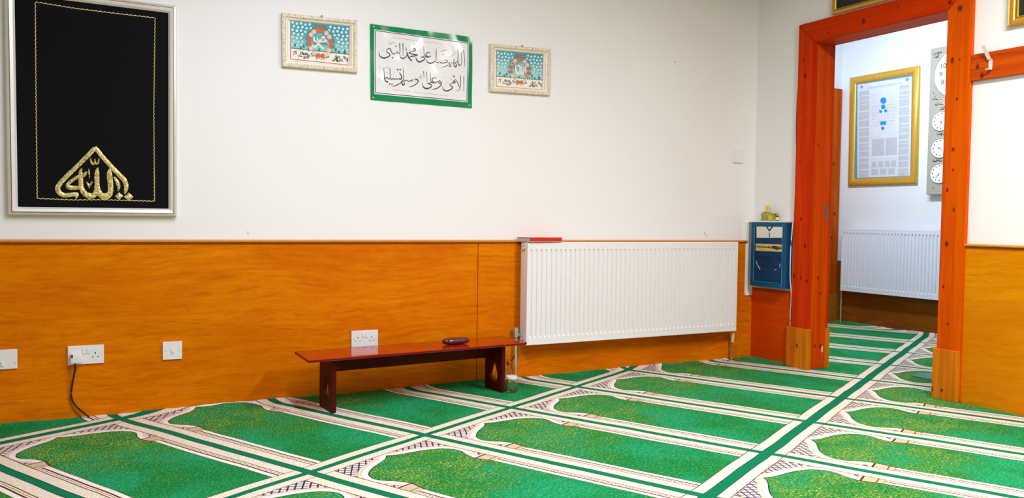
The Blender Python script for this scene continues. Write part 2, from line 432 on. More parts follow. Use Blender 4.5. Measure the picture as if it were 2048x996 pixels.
def quadgrid(bm, c, nx, ny, mi=0):
    """bilinear grid between four corners TL TR BR BL"""
    c = [Vector(q) for q in c]; V = []
    for j in range(ny + 1):
        V.append([bm.verts.new((c[0].lerp(c[1], i / nx)).lerp(c[3].lerp(c[2], i / nx), j / ny)) for i in range(nx + 1)])
    for j in range(ny):
        for i in range(nx):
            f = bm.faces.new((V[j][i], V[j][i + 1], V[j + 1][i + 1], V[j + 1][i])); f.material_index = mi
    return V
def frame_mesh(outer, n, prof, mats_i=None):
    """mitred picture frame. outer: 4 corner points TL TR BR BL; n: outward normal; prof: (inset, height) pairs"""
    bm = bmesh.new(); O = [Vector(q) for q in outer]; n = Vector(n); rings = []
    for ins, h in prof:
        ring = []
        for i in range(4):
            e1 = (O[(i + 1) % 4] - O[i]).normalized(); e2 = (O[i - 1] - O[i]).normalized()
            ring.append(bm.verts.new(O[i] + (e1 + e2) * ins + n * h))
        rings.append(ring)
    for j, (a, b) in enumerate(zip(rings, rings[1:])):
        for i in range(4):
            f = bm.faces.new((a[i], a[(i + 1) % 4], b[(i + 1) % 4], b[i])); f.material_index = mats_i[j] if mats_i else 0
    bmesh.ops.recalc_face_normals(bm, faces=bm.faces[:]); return bm
def text_mesh(name, body, size, mat, parent, loc, facing, extrude=.0006, squash=1.0):
    """facing 'x': readable when looking along +X;  'y': along +Y"""
    cu = bpy.data.curves.new(name, 'FONT'); cu.body = body; cu.size = size; cu.extrude = extrude; cu.align_x = 'CENTER'; cu.align_y = 'CENTER'; cu.resolution_u = 4
    t = bpy.data.objects.new(name, cu); COL.objects.link(t); bpy.context.view_layer.update()
    me = bpy.data.meshes.new_from_object(t); bpy.data.objects.remove(t); bpy.data.curves.remove(cu)
    bm = bmesh.new(); bm.from_mesh(me); bpy.data.meshes.remove(me)
    bmesh.ops.scale(bm, vec=(squash, 1, 1), verts=bm.verts)
    R = Matrix.Rotation(PI / 2, 4, 'X')
    if facing == 'x': R = Matrix.Rotation(-PI / 2, 4, 'Z') @ R
    bmesh.ops.transform(bm, matrix=Matrix.Translation(loc) @ R, verts=bm.verts)
    return obj(name, bm, mat, parent)
def struct(name, bm, mats, **k):
    return tag(obj(name, bm, mats, **k), kind='structure')

# ------------------------------------------------------------------ room shell
H = 2.75; XW, YW = -5.7, -5.6                       # room extents
OY0, OY1, OZ = -1.400, -.516, 2.100                 # door opening in the right wall
TW = .14; FX, FY0, FY1 = 2.28, -2.6, 1.19           # hall beyond the door
struct('floor', B((XW - .1, YW - .1, -.12), (FX + .1, FY1 + .1, 0)), plain('floor_screed', (.2, .18, .16), .9))
struct('ceiling', B((XW - .1, YW - .1, H), (FX + .1, FY1 + .1, H + .1)), plaster('ceiling_paint', (.62, .62, .62)))
struct('wall_back', B((XW - .1, 0, 0), (0, .12, H)), PLASTER)
bm = bmesh.new()
box(bm, (0, YW, 0), (TW, OY0 - .012, H)); box(bm, (0, OY1 + .012, 0), (TW, FY1, H)); box(bm, (0, OY0 - .012, OZ + .012), (TW, OY1 + .012, H))
struct('wall_right', bm, PLASTER)
struct('wall_left', B((XW - .1, YW, 0), (XW, 0, H)), PLASTER_B)
struct('wall_front', B((XW - .1, YW - .1, 0), (FX + .1, YW, H)), PLASTER_B)
struct('trim_8', B((XW, YW, 0), (XW + .012, -.013, .82), bev=.001), VEN_R)
struct('trim_9', B((XW + .013, YW, 0), (-.013, YW + .012, .82), bev=.001), VEN)
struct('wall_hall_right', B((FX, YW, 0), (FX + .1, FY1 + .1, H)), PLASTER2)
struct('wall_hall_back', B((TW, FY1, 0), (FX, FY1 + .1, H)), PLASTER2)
# wainscot panels, dado mouldings
PT = .012; DZ = .810
struct('trim_1', B((XW, -PT, 0), (-2.134, 0, DZ), bev=.001), VEN)
bm = bmesh.new(); box(bm, (-2.130, -PT - .001, 0), (-.082, 0, DZ), bev=.001); box(bm, (-.082, -PT - .001, 0), (-.001, 0, .447))
struct('trim_2', bm, VEN)
def moulding(name, a, b, axis, mat, mat2):
    bm = bmesh.new()                                # half-round over a flat fillet
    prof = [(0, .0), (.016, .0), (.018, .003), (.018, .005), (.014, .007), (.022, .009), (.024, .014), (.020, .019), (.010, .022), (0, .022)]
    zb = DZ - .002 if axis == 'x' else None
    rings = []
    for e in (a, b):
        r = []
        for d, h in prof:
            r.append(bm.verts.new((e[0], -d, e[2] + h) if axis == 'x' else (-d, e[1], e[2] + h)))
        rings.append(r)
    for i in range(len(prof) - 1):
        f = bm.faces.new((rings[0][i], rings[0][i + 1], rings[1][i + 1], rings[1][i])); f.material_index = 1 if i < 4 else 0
    bm.faces.new(rings[0]); bm.faces.new(rings[1]); bmesh.ops.recalc_face_normals(bm, faces=bm.faces[:])
    struct(name, bm, [mat, mat2])
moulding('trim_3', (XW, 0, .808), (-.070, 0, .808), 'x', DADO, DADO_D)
struct('trim_4', B((-PT, -.361, 0), (0, -.0, .50), bev=.001), VEN_END)
struct('trim_5', B((-PT, YW, 0), (0, -1.536, .836), bev=.001), VEN_R)
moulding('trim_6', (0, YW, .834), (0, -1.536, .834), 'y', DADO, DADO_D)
bm = bmesh.new(); box(bm, (FX - .012, FY0 - 3, 0), (FX, FY1, .60), bev=.001); struct('trim_7', bm, VEN_SHADED)
# boxed-in strip in the corner: white plaster batten above the end panel
bm = bmesh.new(); box(bm, (-.082, -.016, .447), (-.012, 0, .955), bev=.002); box(bm, (-.082, -.024, .447), (-.045, -.010, .462), bev=.002)
tag(obj('cable_trunking', bm, plain('trunking_white', (.84, .84, .82), .5, .02), origin=(-.05, 0, .45)), 'white boxed trunking strip in the corner beside the blue donation box', 'trunking')

# ------------------------------------------------------------------ doorway
dr = thing('door_1', None, None, (0, (OY0 + OY1) / 2, 0), kind='structure')
CT = .026
def prism_casing(y0, y1, z0, z1, inner_hi):
    return B((-CT, y0, z0), (0, y1, z1), bev=.004)
bm = bmesh.new()
def casing_board(pts, name, mat, x0=-CT, x1=0.0):
    """pts: outline in (y,z), mitred board"""
    bm = bmesh.new(); a = [bm.verts.new((x0, y, z)) for y, z in pts]; b = [bm.verts.new((x1, y, z)) for y, z in pts]
    bm.faces.new(a); bm.faces.new(b)
    for i in range(len(pts)): bm.faces.new((a[i], a[(i + 1) % len(pts)], b[(i + 1) % len(pts)], b[i]))
    bmesh.ops.recalc_face_normals(bm, faces=bm.faces[:])
    e = [e for e in bm.edges if abs(e.verts[0].co.x - x0) < 1e-6 and abs(e.verts[1].co.x - x0) < 1e-6]
    bmesh.ops.bevel(bm, geom=e, offset=.004, segments=2, affect='EDGES')
    return obj(name, bm, mat, dr)
ZT = 2.234; YL, YR = -.381, -1.537
casing_board([(YL, .02), (YL, ZT), (OY1, OZ), (OY1, .02)], 'casing_board', PINE_L)
casing_board([(YR, .02), (YR, ZT), (OY0, OZ), (OY0, .02)], 'casing_board', PINE_R)
casing_board([(YL - .0006, ZT), (YR + .0006, ZT), (OY0 + .0006, OZ), (OY1 - .0006, OZ)], 'casing_head', PINE_H)
obj('plinth_block', B((-.036, -.530, .010), (0, -.355, .272), bev=.003), PINE_P, dr)
obj('plinth_block', B((-.036, -1.534, .010), (0, -1.386, .283), bev=.003), PINE_P, dr)
obj('plinth_block', B((TW, -.525, .010), (TW + .034, -.36, .272), bev=.003), PINE_P, dr)
obj('plinth_block', B((TW, -1.53, .010), (TW + .034, -1.395, .272), bev=.003), PINE_P, dr)
obj('jamb', B((-.004, OY1, .010), (TW + .004, OY1 + .011, OZ), bev=.002), PINE_J, dr)
obj('jamb', B((-.004, OY0 - .011, .010), (TW + .004, OY0, OZ), bev=.002), PINE_R, dr)
obj('head_jamb', B((-.004, OY0 - .011, OZ), (TW + .004, OY1 + .011, OZ + .011), bev=.002), PINE_J, dr)
for y0, y1 in ((OY1, YL), (YR, OY0)):
    obj('rear_casing', B((TW, y0, .272), (TW + .024, y1, ZT), bev=.004), PINE_L, dr)
obj('rear_casing', B((TW, YR, OZ), (TW + .024, YL, ZT), bev=.004), PINE_H, dr)
bm = bmesh.new(); box(bm, (TW - .034, OY1 - .0025, .97), (TW - .004, OY1, 1.075), bev=.0008)
for z in (.985, 1.005, 1.04, 1.06): lathe(bm, [(.004, 0), (.003, -.002)], (TW - .019, OY1 - .0025, z), 8, 'y')
hg = obj('hinge_plate', bm, plain('old_brass', (.30, .22, .10), .4, .4, metal=.6), dr)
obj('catch_plate', B((TW - .030, OY1 - .003, .115), (TW - .018, OY1, .155), bev=.001), plain('ivory_plastic', (.75, .66, .45), .4), dr)

# carpet over both rooms, edge turned up against the walls
def lip(d, amp, s):
    if d > .075: return 0.0
    t = 1 - d / .075
    return amp * t * t * (.85 + .22 * math.sin(s * 5.0) + .12 * math.sin(s * 23.0 + 1.3) + .08 * math.sin(s * 71))
bm = bmesh.new()
def frange(a, b, st): n = max(1, round((b - a) / st)); return [a + (b - a) * i / n for i in range(n + 1)]
def carpet_grid(xs, ys, zf):
    V = [[bm.verts.new((x, y, zf(x, y))) for x in xs] for y in ys]
    for j in range(len(ys) - 1):
        for i in range(len(xs) - 1): bm.faces.new((V[j][i], V[j][i + 1], V[j + 1][i + 1], V[j + 1][i]))
gx = .013
def zmain(x, y):
    z = .010 + (.0006) * math.sin(x * 5.1 + y * 2) * math.sin(y * 4.3)
    z += lip(-gx - .001 - y, .013, x)
    if y > -.355: z = max(z, .010 + lip(-gx - x, .018, y * 2))
    return z
fine = [-.08, -.07, -.06, -.05, -.04, -.032, -.024, -gx - .001]
xs = frange(XW + .01, -.12, .025) + [-.10] + fine
carpet_grid(xs, frange(YW + .01, -.7, .25) + frange(-.6, -.12, .08) + [-.10] + fine, zmain)
carpet_grid([-gx - .001, .05, TW + .0], [OY0 + .001, -1.1, -.8, OY1 - .001], lambda x, y: .010)
def zhall(x, y): return .010 + lip(FX - .014 - x, .022, y * 1.7)
carpet_grid([TW, .5, 1.0, 1.5, 2.0, 2.15] + [FX - .014 + q + gx for q in fine], frange(-4.5, 1.18, .03), zhall)
bmesh.ops.remove_doubles(bm, verts=bm.verts, dist=.0008)
tag(obj('carpet', bm, CARPET, origin=(-2.5, -2.5, 0), smooth=True), 'green and cream carpet of repeated arched prayer mats covering the floor', 'carpet')

# ------------------------------------------------------------------ radiators
def radiator(name, label, L, z0, z1, depth, back, base, rotz, mat, brackets=True):
    """local frame: x along, front face at y=-depth, wall at y=0"""
    t = thing(name, label, 'radiator', base, rotz=rotz)
    n = int(round((L - .03) / .0333)); pitch = (L - .03) / n; bm = bmesh.new()
    prof = [(0, 0), (.14, 0), (.24, -1), (.50, -1), (.60, 0)]
    xs = [(0, 0), (.015, 0)]
    for k in range(n):
        for f, d in prof[1:]: xs.append((.015 + (k + f) * pitch, d))
    xs += [(L - .015, 0), (L, 0)]
    za, zb = z0 + .040, z1 - .042
    zr = [(z0, 0), (za, 0), (za + .010, 1), (zb - .010, 1), (zb, 0), (z1 - .004, 0), (z1, 0)]
    V = [[bm.verts.new((x, -depth - (d * q) * .0 + (d * -q) * .0095 + (.004 if abs(z - z1) < 1e-6 else 0), z)) for x, d in xs] for z, q in zr]
    for j in range(len(zr) - 1):
        for i in range(len(xs) - 1): bm.faces.new((V[j][i], V[j][i + 1], V[j + 1][i + 1], V[j + 1][i]))
    box(bm, (0, -depth + .0098, z0), (L, -depth + .013, z1 - .001))
    box(bm, (0, -depth - .0015, z0 + .0), (L, -depth + .002, z0 + .012), bev=.001)
    obj('front_panel', bm, mat, t, local=True)
    obj('back_panel', B((.004, -back - .012, z0 + .004), (L - .004, -back, z1 - .01), bev=.002), mat, t, local=True)
    bm = bmesh.new(); box(bm, (.0, -depth + .010, z1 - .012), (L, -back - .002, z1 - .008))
    for k in range(int(L / .02)): box(bm, (.008 + k * .02, -depth + .014, z1 - .010), (.014 + k * .02, -back - .004, z1 - .004))
    obj('top_grille', bm, mat, t, local=True)
    for s in (0, 1):
        x = -.0015 if s == 0 else L - .0005
        obj('side_cover', B((x, -depth + .003, z0 + .002), (x + .002, -back + .004, z1 - .001), bev=.0008), mat, t, local=True)
    return t
RX0, RX1 = -1.866, -.247
r1 = radiator('radiator', 'wide white ribbed radiator on the wood panelling, red book on top', RX1 - RX0, .222, .820, .100, .030, (RX0, -.014, 0), 0, RAD)
for q in r1.children: pass
def plug(z, r):
    bm = bmesh.new(); lathe(bm, [(r, 0), (r, -.004), (r * .8, -.006), (r * .55, -.006), (r * .5, -.012), (0.001, -.012)], (-.0015, -.062, z), 16, 'x')
    return bm
obj('bleed_plug', plug(.783, .017), CHROME, r1, True, local=True)
obj('bottom_plug', plug(.255, .013), CHROME, r1, True, local=True)
# valves and pipes of the near radiator
bm = bmesh.new(); tube(bm, [(-1.896, -.045, .0145), (-1.896, -.045, .14), (-1.895, -.045, .262)], .007, 10, 2)
vl = obj('supply_pipe', bm, plain('painted_pipe', (.50, .52, .46), .35, .08, coat=.3), r1, True)
bm = bmesh.new(); box(bm, (-1.910, -.058, .262), (-1.888, -.034, .318), bev=.002); box(bm, (-1.890, -.052, .270), (-1.867, -.040, .284), bev=.002)
obj('valve_body', bm, plain('valve_grey', (.42, .42, .38), .3, .1, metal=.3), r1, True)
bm = bmesh.new(); tube(bm, [(-1.884, -.036, .262), (-1.882, -.034, .20), (-1.892, -.030, .155), (-1.918, -.026, .115)], .0032, 8)
obj('thin_lead', bm, BLACKC, r1, True)
bm = bmesh.new(); tube(bm, [(-.222, -.050, .0145), (-.222, -.050, .10), (-.222, -.050, .26)], .006, 10, 2); lathe(bm, [(.011, 0), (.013, .012), (.007, .02)], (-.222, -.050, .0145), 12)
obj('return_pipe', bm, plain('tarnished_pipe', (.30, .24, .13), .4, .2, metal=.4), r1, True)
bm = bmesh.new(); lathe(bm, [(.008, -.032), (.010, -.028), (.0145, .02), (.0145, .026), (.010, .03)], (-.223, -.056, .165), 12)
obj('valve_cap', bm, plain('ivory_cap', (.78, .72, .50), .4, .05), r1, True)
bm = bmesh.new(); lathe(bm, [(.011, 0), (.011, .05), (.007, .055)], (-.222, -.050, .255), 12); box(bm, (-.247, -.056, .28), (-.222, -.044, .292))
obj('valve_body', bm, plain('dark_brass', (.16, .10, .05), .4, .2, metal=.5), r1, True)

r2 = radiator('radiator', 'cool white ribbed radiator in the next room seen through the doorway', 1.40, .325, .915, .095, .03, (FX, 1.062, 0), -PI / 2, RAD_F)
bm = bmesh.new(); tube(bm, [(FX - .05, 1.085, .012), (FX - .05, 1.085, .2), (FX - .05, 1.085, .40)], .006, 8, 2)
obj('supply_pipe', bm, plain('copper_painted', (.45, .38, .30), .4), r2, True)

# ------------------------------------------------------------------ book on the radiator
bt = thing('book', 'red hardback book lying flat on the left end of the wide radiator', 'book', (-1.75, -.07, .821))
def bkq(z0, z1, ins, mat, nm, dx=0):
    bm = bmesh.new()
    P = [(-1.862 + ins, -.128 + ins), (-1.640 - ins, -.122 + ins), (-1.675 - ins, -.016 - ins), (-1.888 + ins, -.020 - ins)]
    a = [bm.verts.new((x, y, z0)) for x, y in P]; b = [bm.verts.new((x, y, z1)) for x, y in P]
    bm.faces.new(a); bm.faces.new(b)
    for i in range(4): bm.faces.new((a[i], a[(i + 1) % 4], b[(i + 1) % 4], b[i]))
    bmesh.ops.recalc_face_normals(bm, faces=bm.faces[:]); return obj(nm, bm, mat, bt)
bkq(.8215, .8260, .0, plain('book_back_board', (.62, .36, .27), .5, .1), 'back_cover')
bkq(.8262, .8455, .004, PAGES, 'pages'); bkq(.8457, .8478, 0, RED_T, 'front_cover')
bm = bmesh.new(); q0, q1 = Vector((-1.856, -.1295, 0)), Vector((-1.640, -.1235, 0))
a = [bm.verts.new((q.x, q.y + dy, z)) for q, dy, z in ((q0, 0, .8262), (q1, 0, .8262), (q1, 0, .8475), (q0, 0, .8475))]
b = [bm.verts.new((v.co.x, v.co.y + .0045, v.co.z)) for v in a]
bm.faces.new(a); bm.faces.new(b)
for i in range(4): bm.faces.new((a[i], a[(i + 1) % 4], b[(i + 1) % 4], b[i]))
bmesh.ops.recalc_face_normals(bm, faces=bm.faces[:]); obj('spine', bm, RED, bt)

# ------------------------------------------------------------------ sockets and switches
YP = -PT - .001
def plate(t, x0, x1, z0, z1, y=YP, tilt=0):
    return obj('face_plate', B((x0, y - .008, z0), (x1, y, z1), bev=.002), WHITE_P, t)
def outlet(t, cx, cz, y):
    bm = bmesh.new(); box(bm, (cx - .002, y - .0088, cz + .006), (cx + .002, y - .0078, cz + .014))
    for s in (-1, 1): box(bm, (cx + s * .011 - .0035, y - .0088, cz - .009), (cx + s * .011 + .0035, y - .0078, cz - .0062))
    obj('pin_holes', bm, DARK, t)
def rocker(t, cx, cz, y):
    bm = bmesh.new(); box(bm, (cx - .0055, y - .0115, cz - .011), (cx + .0055, y - .007, cz + .012), bev=.0012); o = obj('rocker_switch', bm, WHITE_P, t)
    obj('shadow_gap', B((cx - .0055, y - .0086, cz - .0125), (cx + .0055, y - .0078, cz - .011)), INKG, o)
def screw(t, cx, cz, y): obj('screw', lathe(bmesh.new(), [(.0022, 0), (.0018, -.0009)], (cx, y - .0079, cz), 8, 'y'), GREYSCR, t)
def double_socket(cx, zc, label, dx=0):
    t = thing('double_socket', label, 'power socket', (cx, YP, zc))
    plate(t, cx - .073, cx + .073, zc - .043, zc + .043)
    for s in (-1, 1): outlet(t, cx + s * .038, zc - .004, YP); rocker(t, cx + s * .0085, zc + .016, YP); screw(t, cx + s * .0605, zc - .002, YP)
    return t
double_socket(-4.112, .304, 'white double wall socket with a plug and black cable in its left side')
double_socket(-2.799, .304, 'white double wall socket just behind the dark red bench')
t = thing('fused_spur', 'white wall plate at the left edge, left of the plugged socket', 'switch plate', (-4.452, YP, .304))
plate(t, -4.525, -4.379, .261, .347); rocker(t, -4.435, .285, YP); screw(t, -4.387, .286, YP)
t = thing('light_switch', 'small square white single switch low on the wood panel', 'switch', (-3.7475, YP, .3)); plate(t, -3.7905, -3.7045, .257, .343)
rocker(t, -3.7475, .30, YP); screw(t, -3.777, .3, YP); screw(t, -3.718, .3, YP)
t = thing('blanking_plate', 'small white square plate high on the white wall above the radiator', 'switch plate', (-.165, 0, 1.404))
obj('face_plate', B((-.210, -.012, 1.359), (-.120, 0, 1.449), bev=.002), WHITE_P, t); screw(t, -.193, 1.404, -.0045); screw(t, -.135, 1.404, -.0045)
# plug and cable
t = thing('power_plug', 'white plug with a black cable hanging down to the carpet, in the socket', 'plug', (-4.152, YP - .008, .300))
bm = bmesh.new(); box(bm, (-4.174, YP - .036, .270), (-4.128, YP - .0085, .316), bev=.006)
obj('plug_body', bm, WHITE_P, t, True); obj('fuse_label', B((-4.171, YP - .0366, .296), (-4.164, YP - .0358, .311)), PLUGRED, t)
bm = bmesh.new(); tube(bm, [(-4.155, YP - .024, .272), (-4.157, YP - .020, .235), (-4.168, YP - .012, .17), (-4.172, YP - .009, .12), (-4.155, YP - .012, .075), (-4.10, YP - .022, .018)], .0042, 8)
obj('cable', bm, BLACKC, t, True)

# ------------------------------------------------------------------ bench
BL, BW, BZ = 1.225, .264, .280
bench = thing('bench', 'low dark red varnished wooden bench against the panelled wall', 'bench', (-2.600, -.268, .0115), rotz=math.radians(4.2))
bm = bmesh.new(); R = .035; P = []
for (cx, cy, a0) in ((BL / 2 - R, -BW / 2 + R, -PI / 2), (BL / 2 - R, BW / 2 - R + .008, 0)):
    for k in range(6): an = a0 + k / 5 * PI / 2; P.append((cx + R * math.cos(an), cy + R * math.sin(an)))
P += [(-BL / 2 + .020, BW / 2 + .018), (-BL / 2, -BW / 2 + .007)]
a = [bm.verts.new((x, y, BZ - .023)) for x, y in P]; b = [bm.verts.new((x, y, BZ - .010)) for x, y in P]
bm.faces.new(a); bm.faces.new(b)
for i in range(len(P)): bm.faces.new((a[i], a[(i + 1) % len(P)], b[(i + 1) % len(P)], b[i])).material_index = 1
bmesh.ops.recalc_face_normals(bm, faces=bm.faces[:])
bmesh.ops.bevel(bm, geom=[e for e in bm.edges if abs(e.verts[0].co.z - e.verts[1].co.z) < 1e-6], offset=.0025, segments=2, affect='EDGES')
obj('seat', bm, [MAH, MAH_E], bench, local=True)
for cx in (-.475, .475):                                     # board legs with a pointed-arch cut-out
    bm = bmesh.new(); w = .088; hz = BZ - .023
    outer = [(-w, 0), (w, 0), (w, hz), (-w, hz)]
    cut = [(-.040, .062), (-.025, .050), (.0, .047), (.025, .050), (.040, .062), (.045, .085), (.034, .120), (.012, .158), (0, .172), (-.012, .158), (-.034, .120), (-.045, .085)]
    def loop(pts, x): return [bm.verts.new((x, y, z)) for y, z in pts]
    for x in (cx - .011, cx + .011):
        o_, c_ = loop(outer, x), loop(cut, x)
        ed = [bm.edges.new((l[i], l[(i + 1) % len(l)])) for l in (o_, c_) for i in range(len(l))]
        bmesh.ops.triangle_fill(bm, edges=ed, use_beauty=True)
        if x < cx: s0 = (o_, c_)
        else:
            for A_, B_ in zip(s0, (o_, c_)):
                for i in range(len(A_)): bm.faces.new((A_[i], A_[(i + 1) % len(A_)], B_[(i + 1) % len(B_)], B_[i]))
    bmesh.ops.recalc_face_normals(bm, faces=bm.faces[:])
    obj('leg', bm, MAH_D, bench, local=True)
obj('rail', B((-.4635, .030, BZ - .105), (.4635, .050, BZ - .024), bev=.002), MAH_D, bench, local=True)
obj('corner_block', B((-.4635, -.075, BZ - .075), (-.440, -.035, BZ - .024), bev=.001), MAH_D, bench, local=True)
# spectacle case on the seat
gc = thing('spectacle_case', 'dark maroon spectacle case lying on the dark red bench', 'case', (-2.377, -.262, BZ + .0015), rotz=math.radians(4))
bm = bmesh.new(); segs = 26; rows = []
for i in range(segs + 1):
    u = -1 + 2 * i / segs; x = u * .081; s = (1 - abs(u) ** 4.5) ** .5 if abs(u) < 1 else 0
    ry, rz = .030 * max(s, .02), .0185 * max(s ** 1.2, .02)
    rows.append([bm.verts.new((x, math.copysign(abs(math.cos(k / 16 * 2 * PI)) ** .8, math.cos(k / 16 * 2 * PI)) * ry, .019 + math.copysign(abs(math.sin(k / 16 * 2 * PI)) ** .85, math.sin(k / 16 * 2 * PI)) * rz)) for k in range(16)])
for a_, b_ in zip(rows, rows[1:]):
    for k in range(16): bm.faces.new((a_[k], a_[(k + 1) % 16], b_[(k + 1) % 16], b_[k]))
bmesh.ops.recalc_face_normals(bm, faces=bm.faces[:])
obj('shell', bm, MAROON, gc, True, local=True)
bm = bmesh.new(); tube(bm, [(x * .078, -.0303 * (1 - abs(x) ** 4.5) ** .5 - .0004, .021) for x in (-.93, -.85, -.7, -.4, 0, .4, .7, .85, .93)], .0011, 6, 4)
obj('seam', bm, plain('dark_seam', (.02, .001, .003), .4), gc, True, local=True)

# jar and bottle by the bench end
jt = thing('glass_jar', 'clear glass jar with a white lid on the carpet beside the bench end', 'jar', (-2.066, -.315, .0115))
bm = bmesh.new(); c = (-2.066, -.315, .0115)
lathe(bm, [(.001, 0), (.026, 0), (.031, .004), (.032, .012), (.031, .055), (.027, .064), (.027, .070), (.0245, .070), (.0245, .064), (.0285, .054), (.0292, .012), (.026, .005), (.001, .005)], c, 28)
obj('jar_body', bm, GLASS, jt, True)
bm = bmesh.new(); lathe(bm, [(.001, .0705), (.029, .0705), (.0315, .072), (.0315, .084), (.029, .0865), (.001, .0865)], c, 28)
obj('lid', bm, plain('white_lid', (.83, .81, .86), .35, .02), jt, True)
bo = thing('small_bottle', 'small clear bottle with an orange cap standing behind the jar and bench leg', 'bottle', (-1.985, -.13, .0115))
bm = bmesh.new(); c = (-1.985, -.13, .0115)
lathe(bm, [(.001, 0), (.018, 0), (.0195, .003), (.0195, .070), (.014, .085), (.010, .092), (.010, .108), (.008, .108), (.008, .092), (.012, .084), (.0175, .069), (.0175, .005), (.001, .004)], c, 20); obj('bottle_body', bm, GLASS, bo, True)
bm = bmesh.new(); lathe(bm, [(.001, .109), (.012, .109), (.013, .111), (.013, .128), (.011, .131), (.001, .131)], c, 20); obj('cap', bm, plain('orange_red_cap', (.62, .08, .01), .4, .1), bo, True)

# ------------------------------------------------------------------ donation box
DX, DY0, DY1, DZ0, DZ1 = -.066, -.054, -.362, .520, .955
db = thing('donation_box', 'dark blue painted donation box fixed beside the doorway', 'donation box', (DX / 2, (DY0 + DY1) / 2, DZ0))
obj('cabinet', B((DX + .006, DY1, DZ0), (-.0125, DY0, DZ1), bev=.002), BLUE_D, db)
bm = frame_mesh([(DX + .006, DY0, DZ1), (DX + .006, DY1, DZ1), (DX + .006, DY1, DZ0), (DX + .006, DY0, DZ0)], (-1, 0, 0), [(0, -.001), (0, .010), (.003, .013), (.026, .013), (.030, .008), (.030, .001)])
obj('front_frame', bm, BLUE, db)
obj('door', B((DX - .001, DY1 + .030, DZ0 + .030), (DX + .008, DY0 - .030, DZ1 - .022)), BLUE_D, db)
bm = bmesh.new(); e = .0008
for (y0, y1, z0, z1) in ((DY0 - .0295, DY0 - .0315, DZ0 + .032, DZ1 - .03), (DY1 + .027, DY1 + .029, DZ0 + .01, DZ1 - .01), (DY0 - .03, DY1 + .06, DZ0 + .033, DZ0 + .0345)):
    box(bm, (DX - .0078, y0, z0), (DX - .0062, y1, z1))
obj('worn_edge', bm, BLUE_L, db)
XF = DX - .0012
D = Sheet(0, XF, 1500, 450, 7.662)
def drect(bm, x0, y0, x1, y1, mi=0, lift=0): D.poly(bm, [(x0, y0), (x1, y0), (x1, y1), (x0, y1)], mi, lift)
def slab(sheet, pts, th, mat, name, parent, lift=0.0):
    bm = bmesh.new(); a = [bm.verts.new(sheet.pt(x, y, lift)) for x, y in pts]; b = [bm.verts.new(sheet.pt(x, y, lift + th)) for x, y in pts]
    bm.faces.new(a); bm.faces.new(b)
    for i in range(len(pts)): bm.faces.new((a[i], a[(i + 1) % len(pts)], b[(i + 1) % len(pts)], b[i]))
    bmesh.ops.recalc_face_normals(bm, faces=bm.faces[:]); return obj(name, bm, mat, parent)
wp = slab(D, [(103, 20), (505, 20), (500, 196), (105, 196)], .002, plain('white_card', (.78, .76, .70), .5, .03), 'white_panel', db)
bm = bmesh.new()
D.poly(bm, [(243, 20), (268, 20), (302, 72), (302, 104)], 0, .003); D.poly(bm, [(302, 72), (338, 20), (362, 20), (302, 104)], 0, .003)
obj('arrow_mark', bm, BLUE_D, wp); slab(D, [(297, 120), (307, 120), (307, 186), (297, 186)], .0008, DARK, 'coin_slot', wp, .0022)
bl = slab(D, [(92, 285), (515, 300), (513, 412), (92, 395)], .0025, BRASS, 'brass_label', db)
bm = bmesh.new(); x = 500; random.seed(3)
D.ribbon(bm, [(95, 335, 10), (200, 340, 9), (330, 352, 12), (430, 360, 22), (510, 358, 10)], 4, 0, 0, .003)
while x > 110:
    y = 322 + (x - 95) * .05; w = random.choice((14, 20, 26))
    D.ribbon(bm, [(x, y + 14, 6), (x - w * .3, y - random.uniform(0, 12), 8), (x - w * .7, y + 16, 9), (x - w, y + 10, 5)], 3, 0, 0, .0032)
    if random.random() < .5: D.disc(bm, x - w / 2, y - 12, 5, 0, .0032, 6)
    x -= w + random.uniform(2, 8)
D.poly(bm, [(330, 318), (420, 322), (440, 345), (430, 388), (400, 380), (350, 345)], 0, .0031)
obj('label_script', bm, plain('worn_black_print', (.05, .035, .01), .6), bl)
text_mesh('donations_lettering', 'DONATIONS', .030, NAVY, db, (XF - .0006, at(1539, 515, 0, XF)[1], at(1539, 516, 0, XF)[2]), 'x', squash=1.32)
text_mesh('for_lettering', 'FOR', .026, NAVY, db, (XF - .0006, at(1539, 524, 0, XF)[1], at(1539, 524, 0, XF)[2]), 'x', squash=1.1)
text_mesh('mosque_lettering', 'MOSQUE', .032, NAVY, db, (XF - .0006, at(1540, 531, 0, XF)[1], at(1540, 532, 0, XF)[2]), 'x', squash=1.25)
bm = bmesh.new(); D.ribbon(bm, [(92, 552, 8), (120, 615, 10), (155, 680, 12)], 3, 0, 0, .001); D.ribbon(bm, [(375, 690, 8), (405, 680, 12)], 1, 0, 0, .001); D.ribbon(bm, [(450, 595, 6), (460, 610, 8), (452, 650, 5)], 2, 0, 0, .001)
obj('scratches', bm, plain('scratch_white', (.62, .70, .72), .6), db)
obj('ledge', B((DX - .002, DY1 + .004, DZ1 + .0005), (-.0005, DY0 + .030, DZ1 + .011), bev=.002), plain('ledge_white', (.80, .78, .72), .5, .05), db)
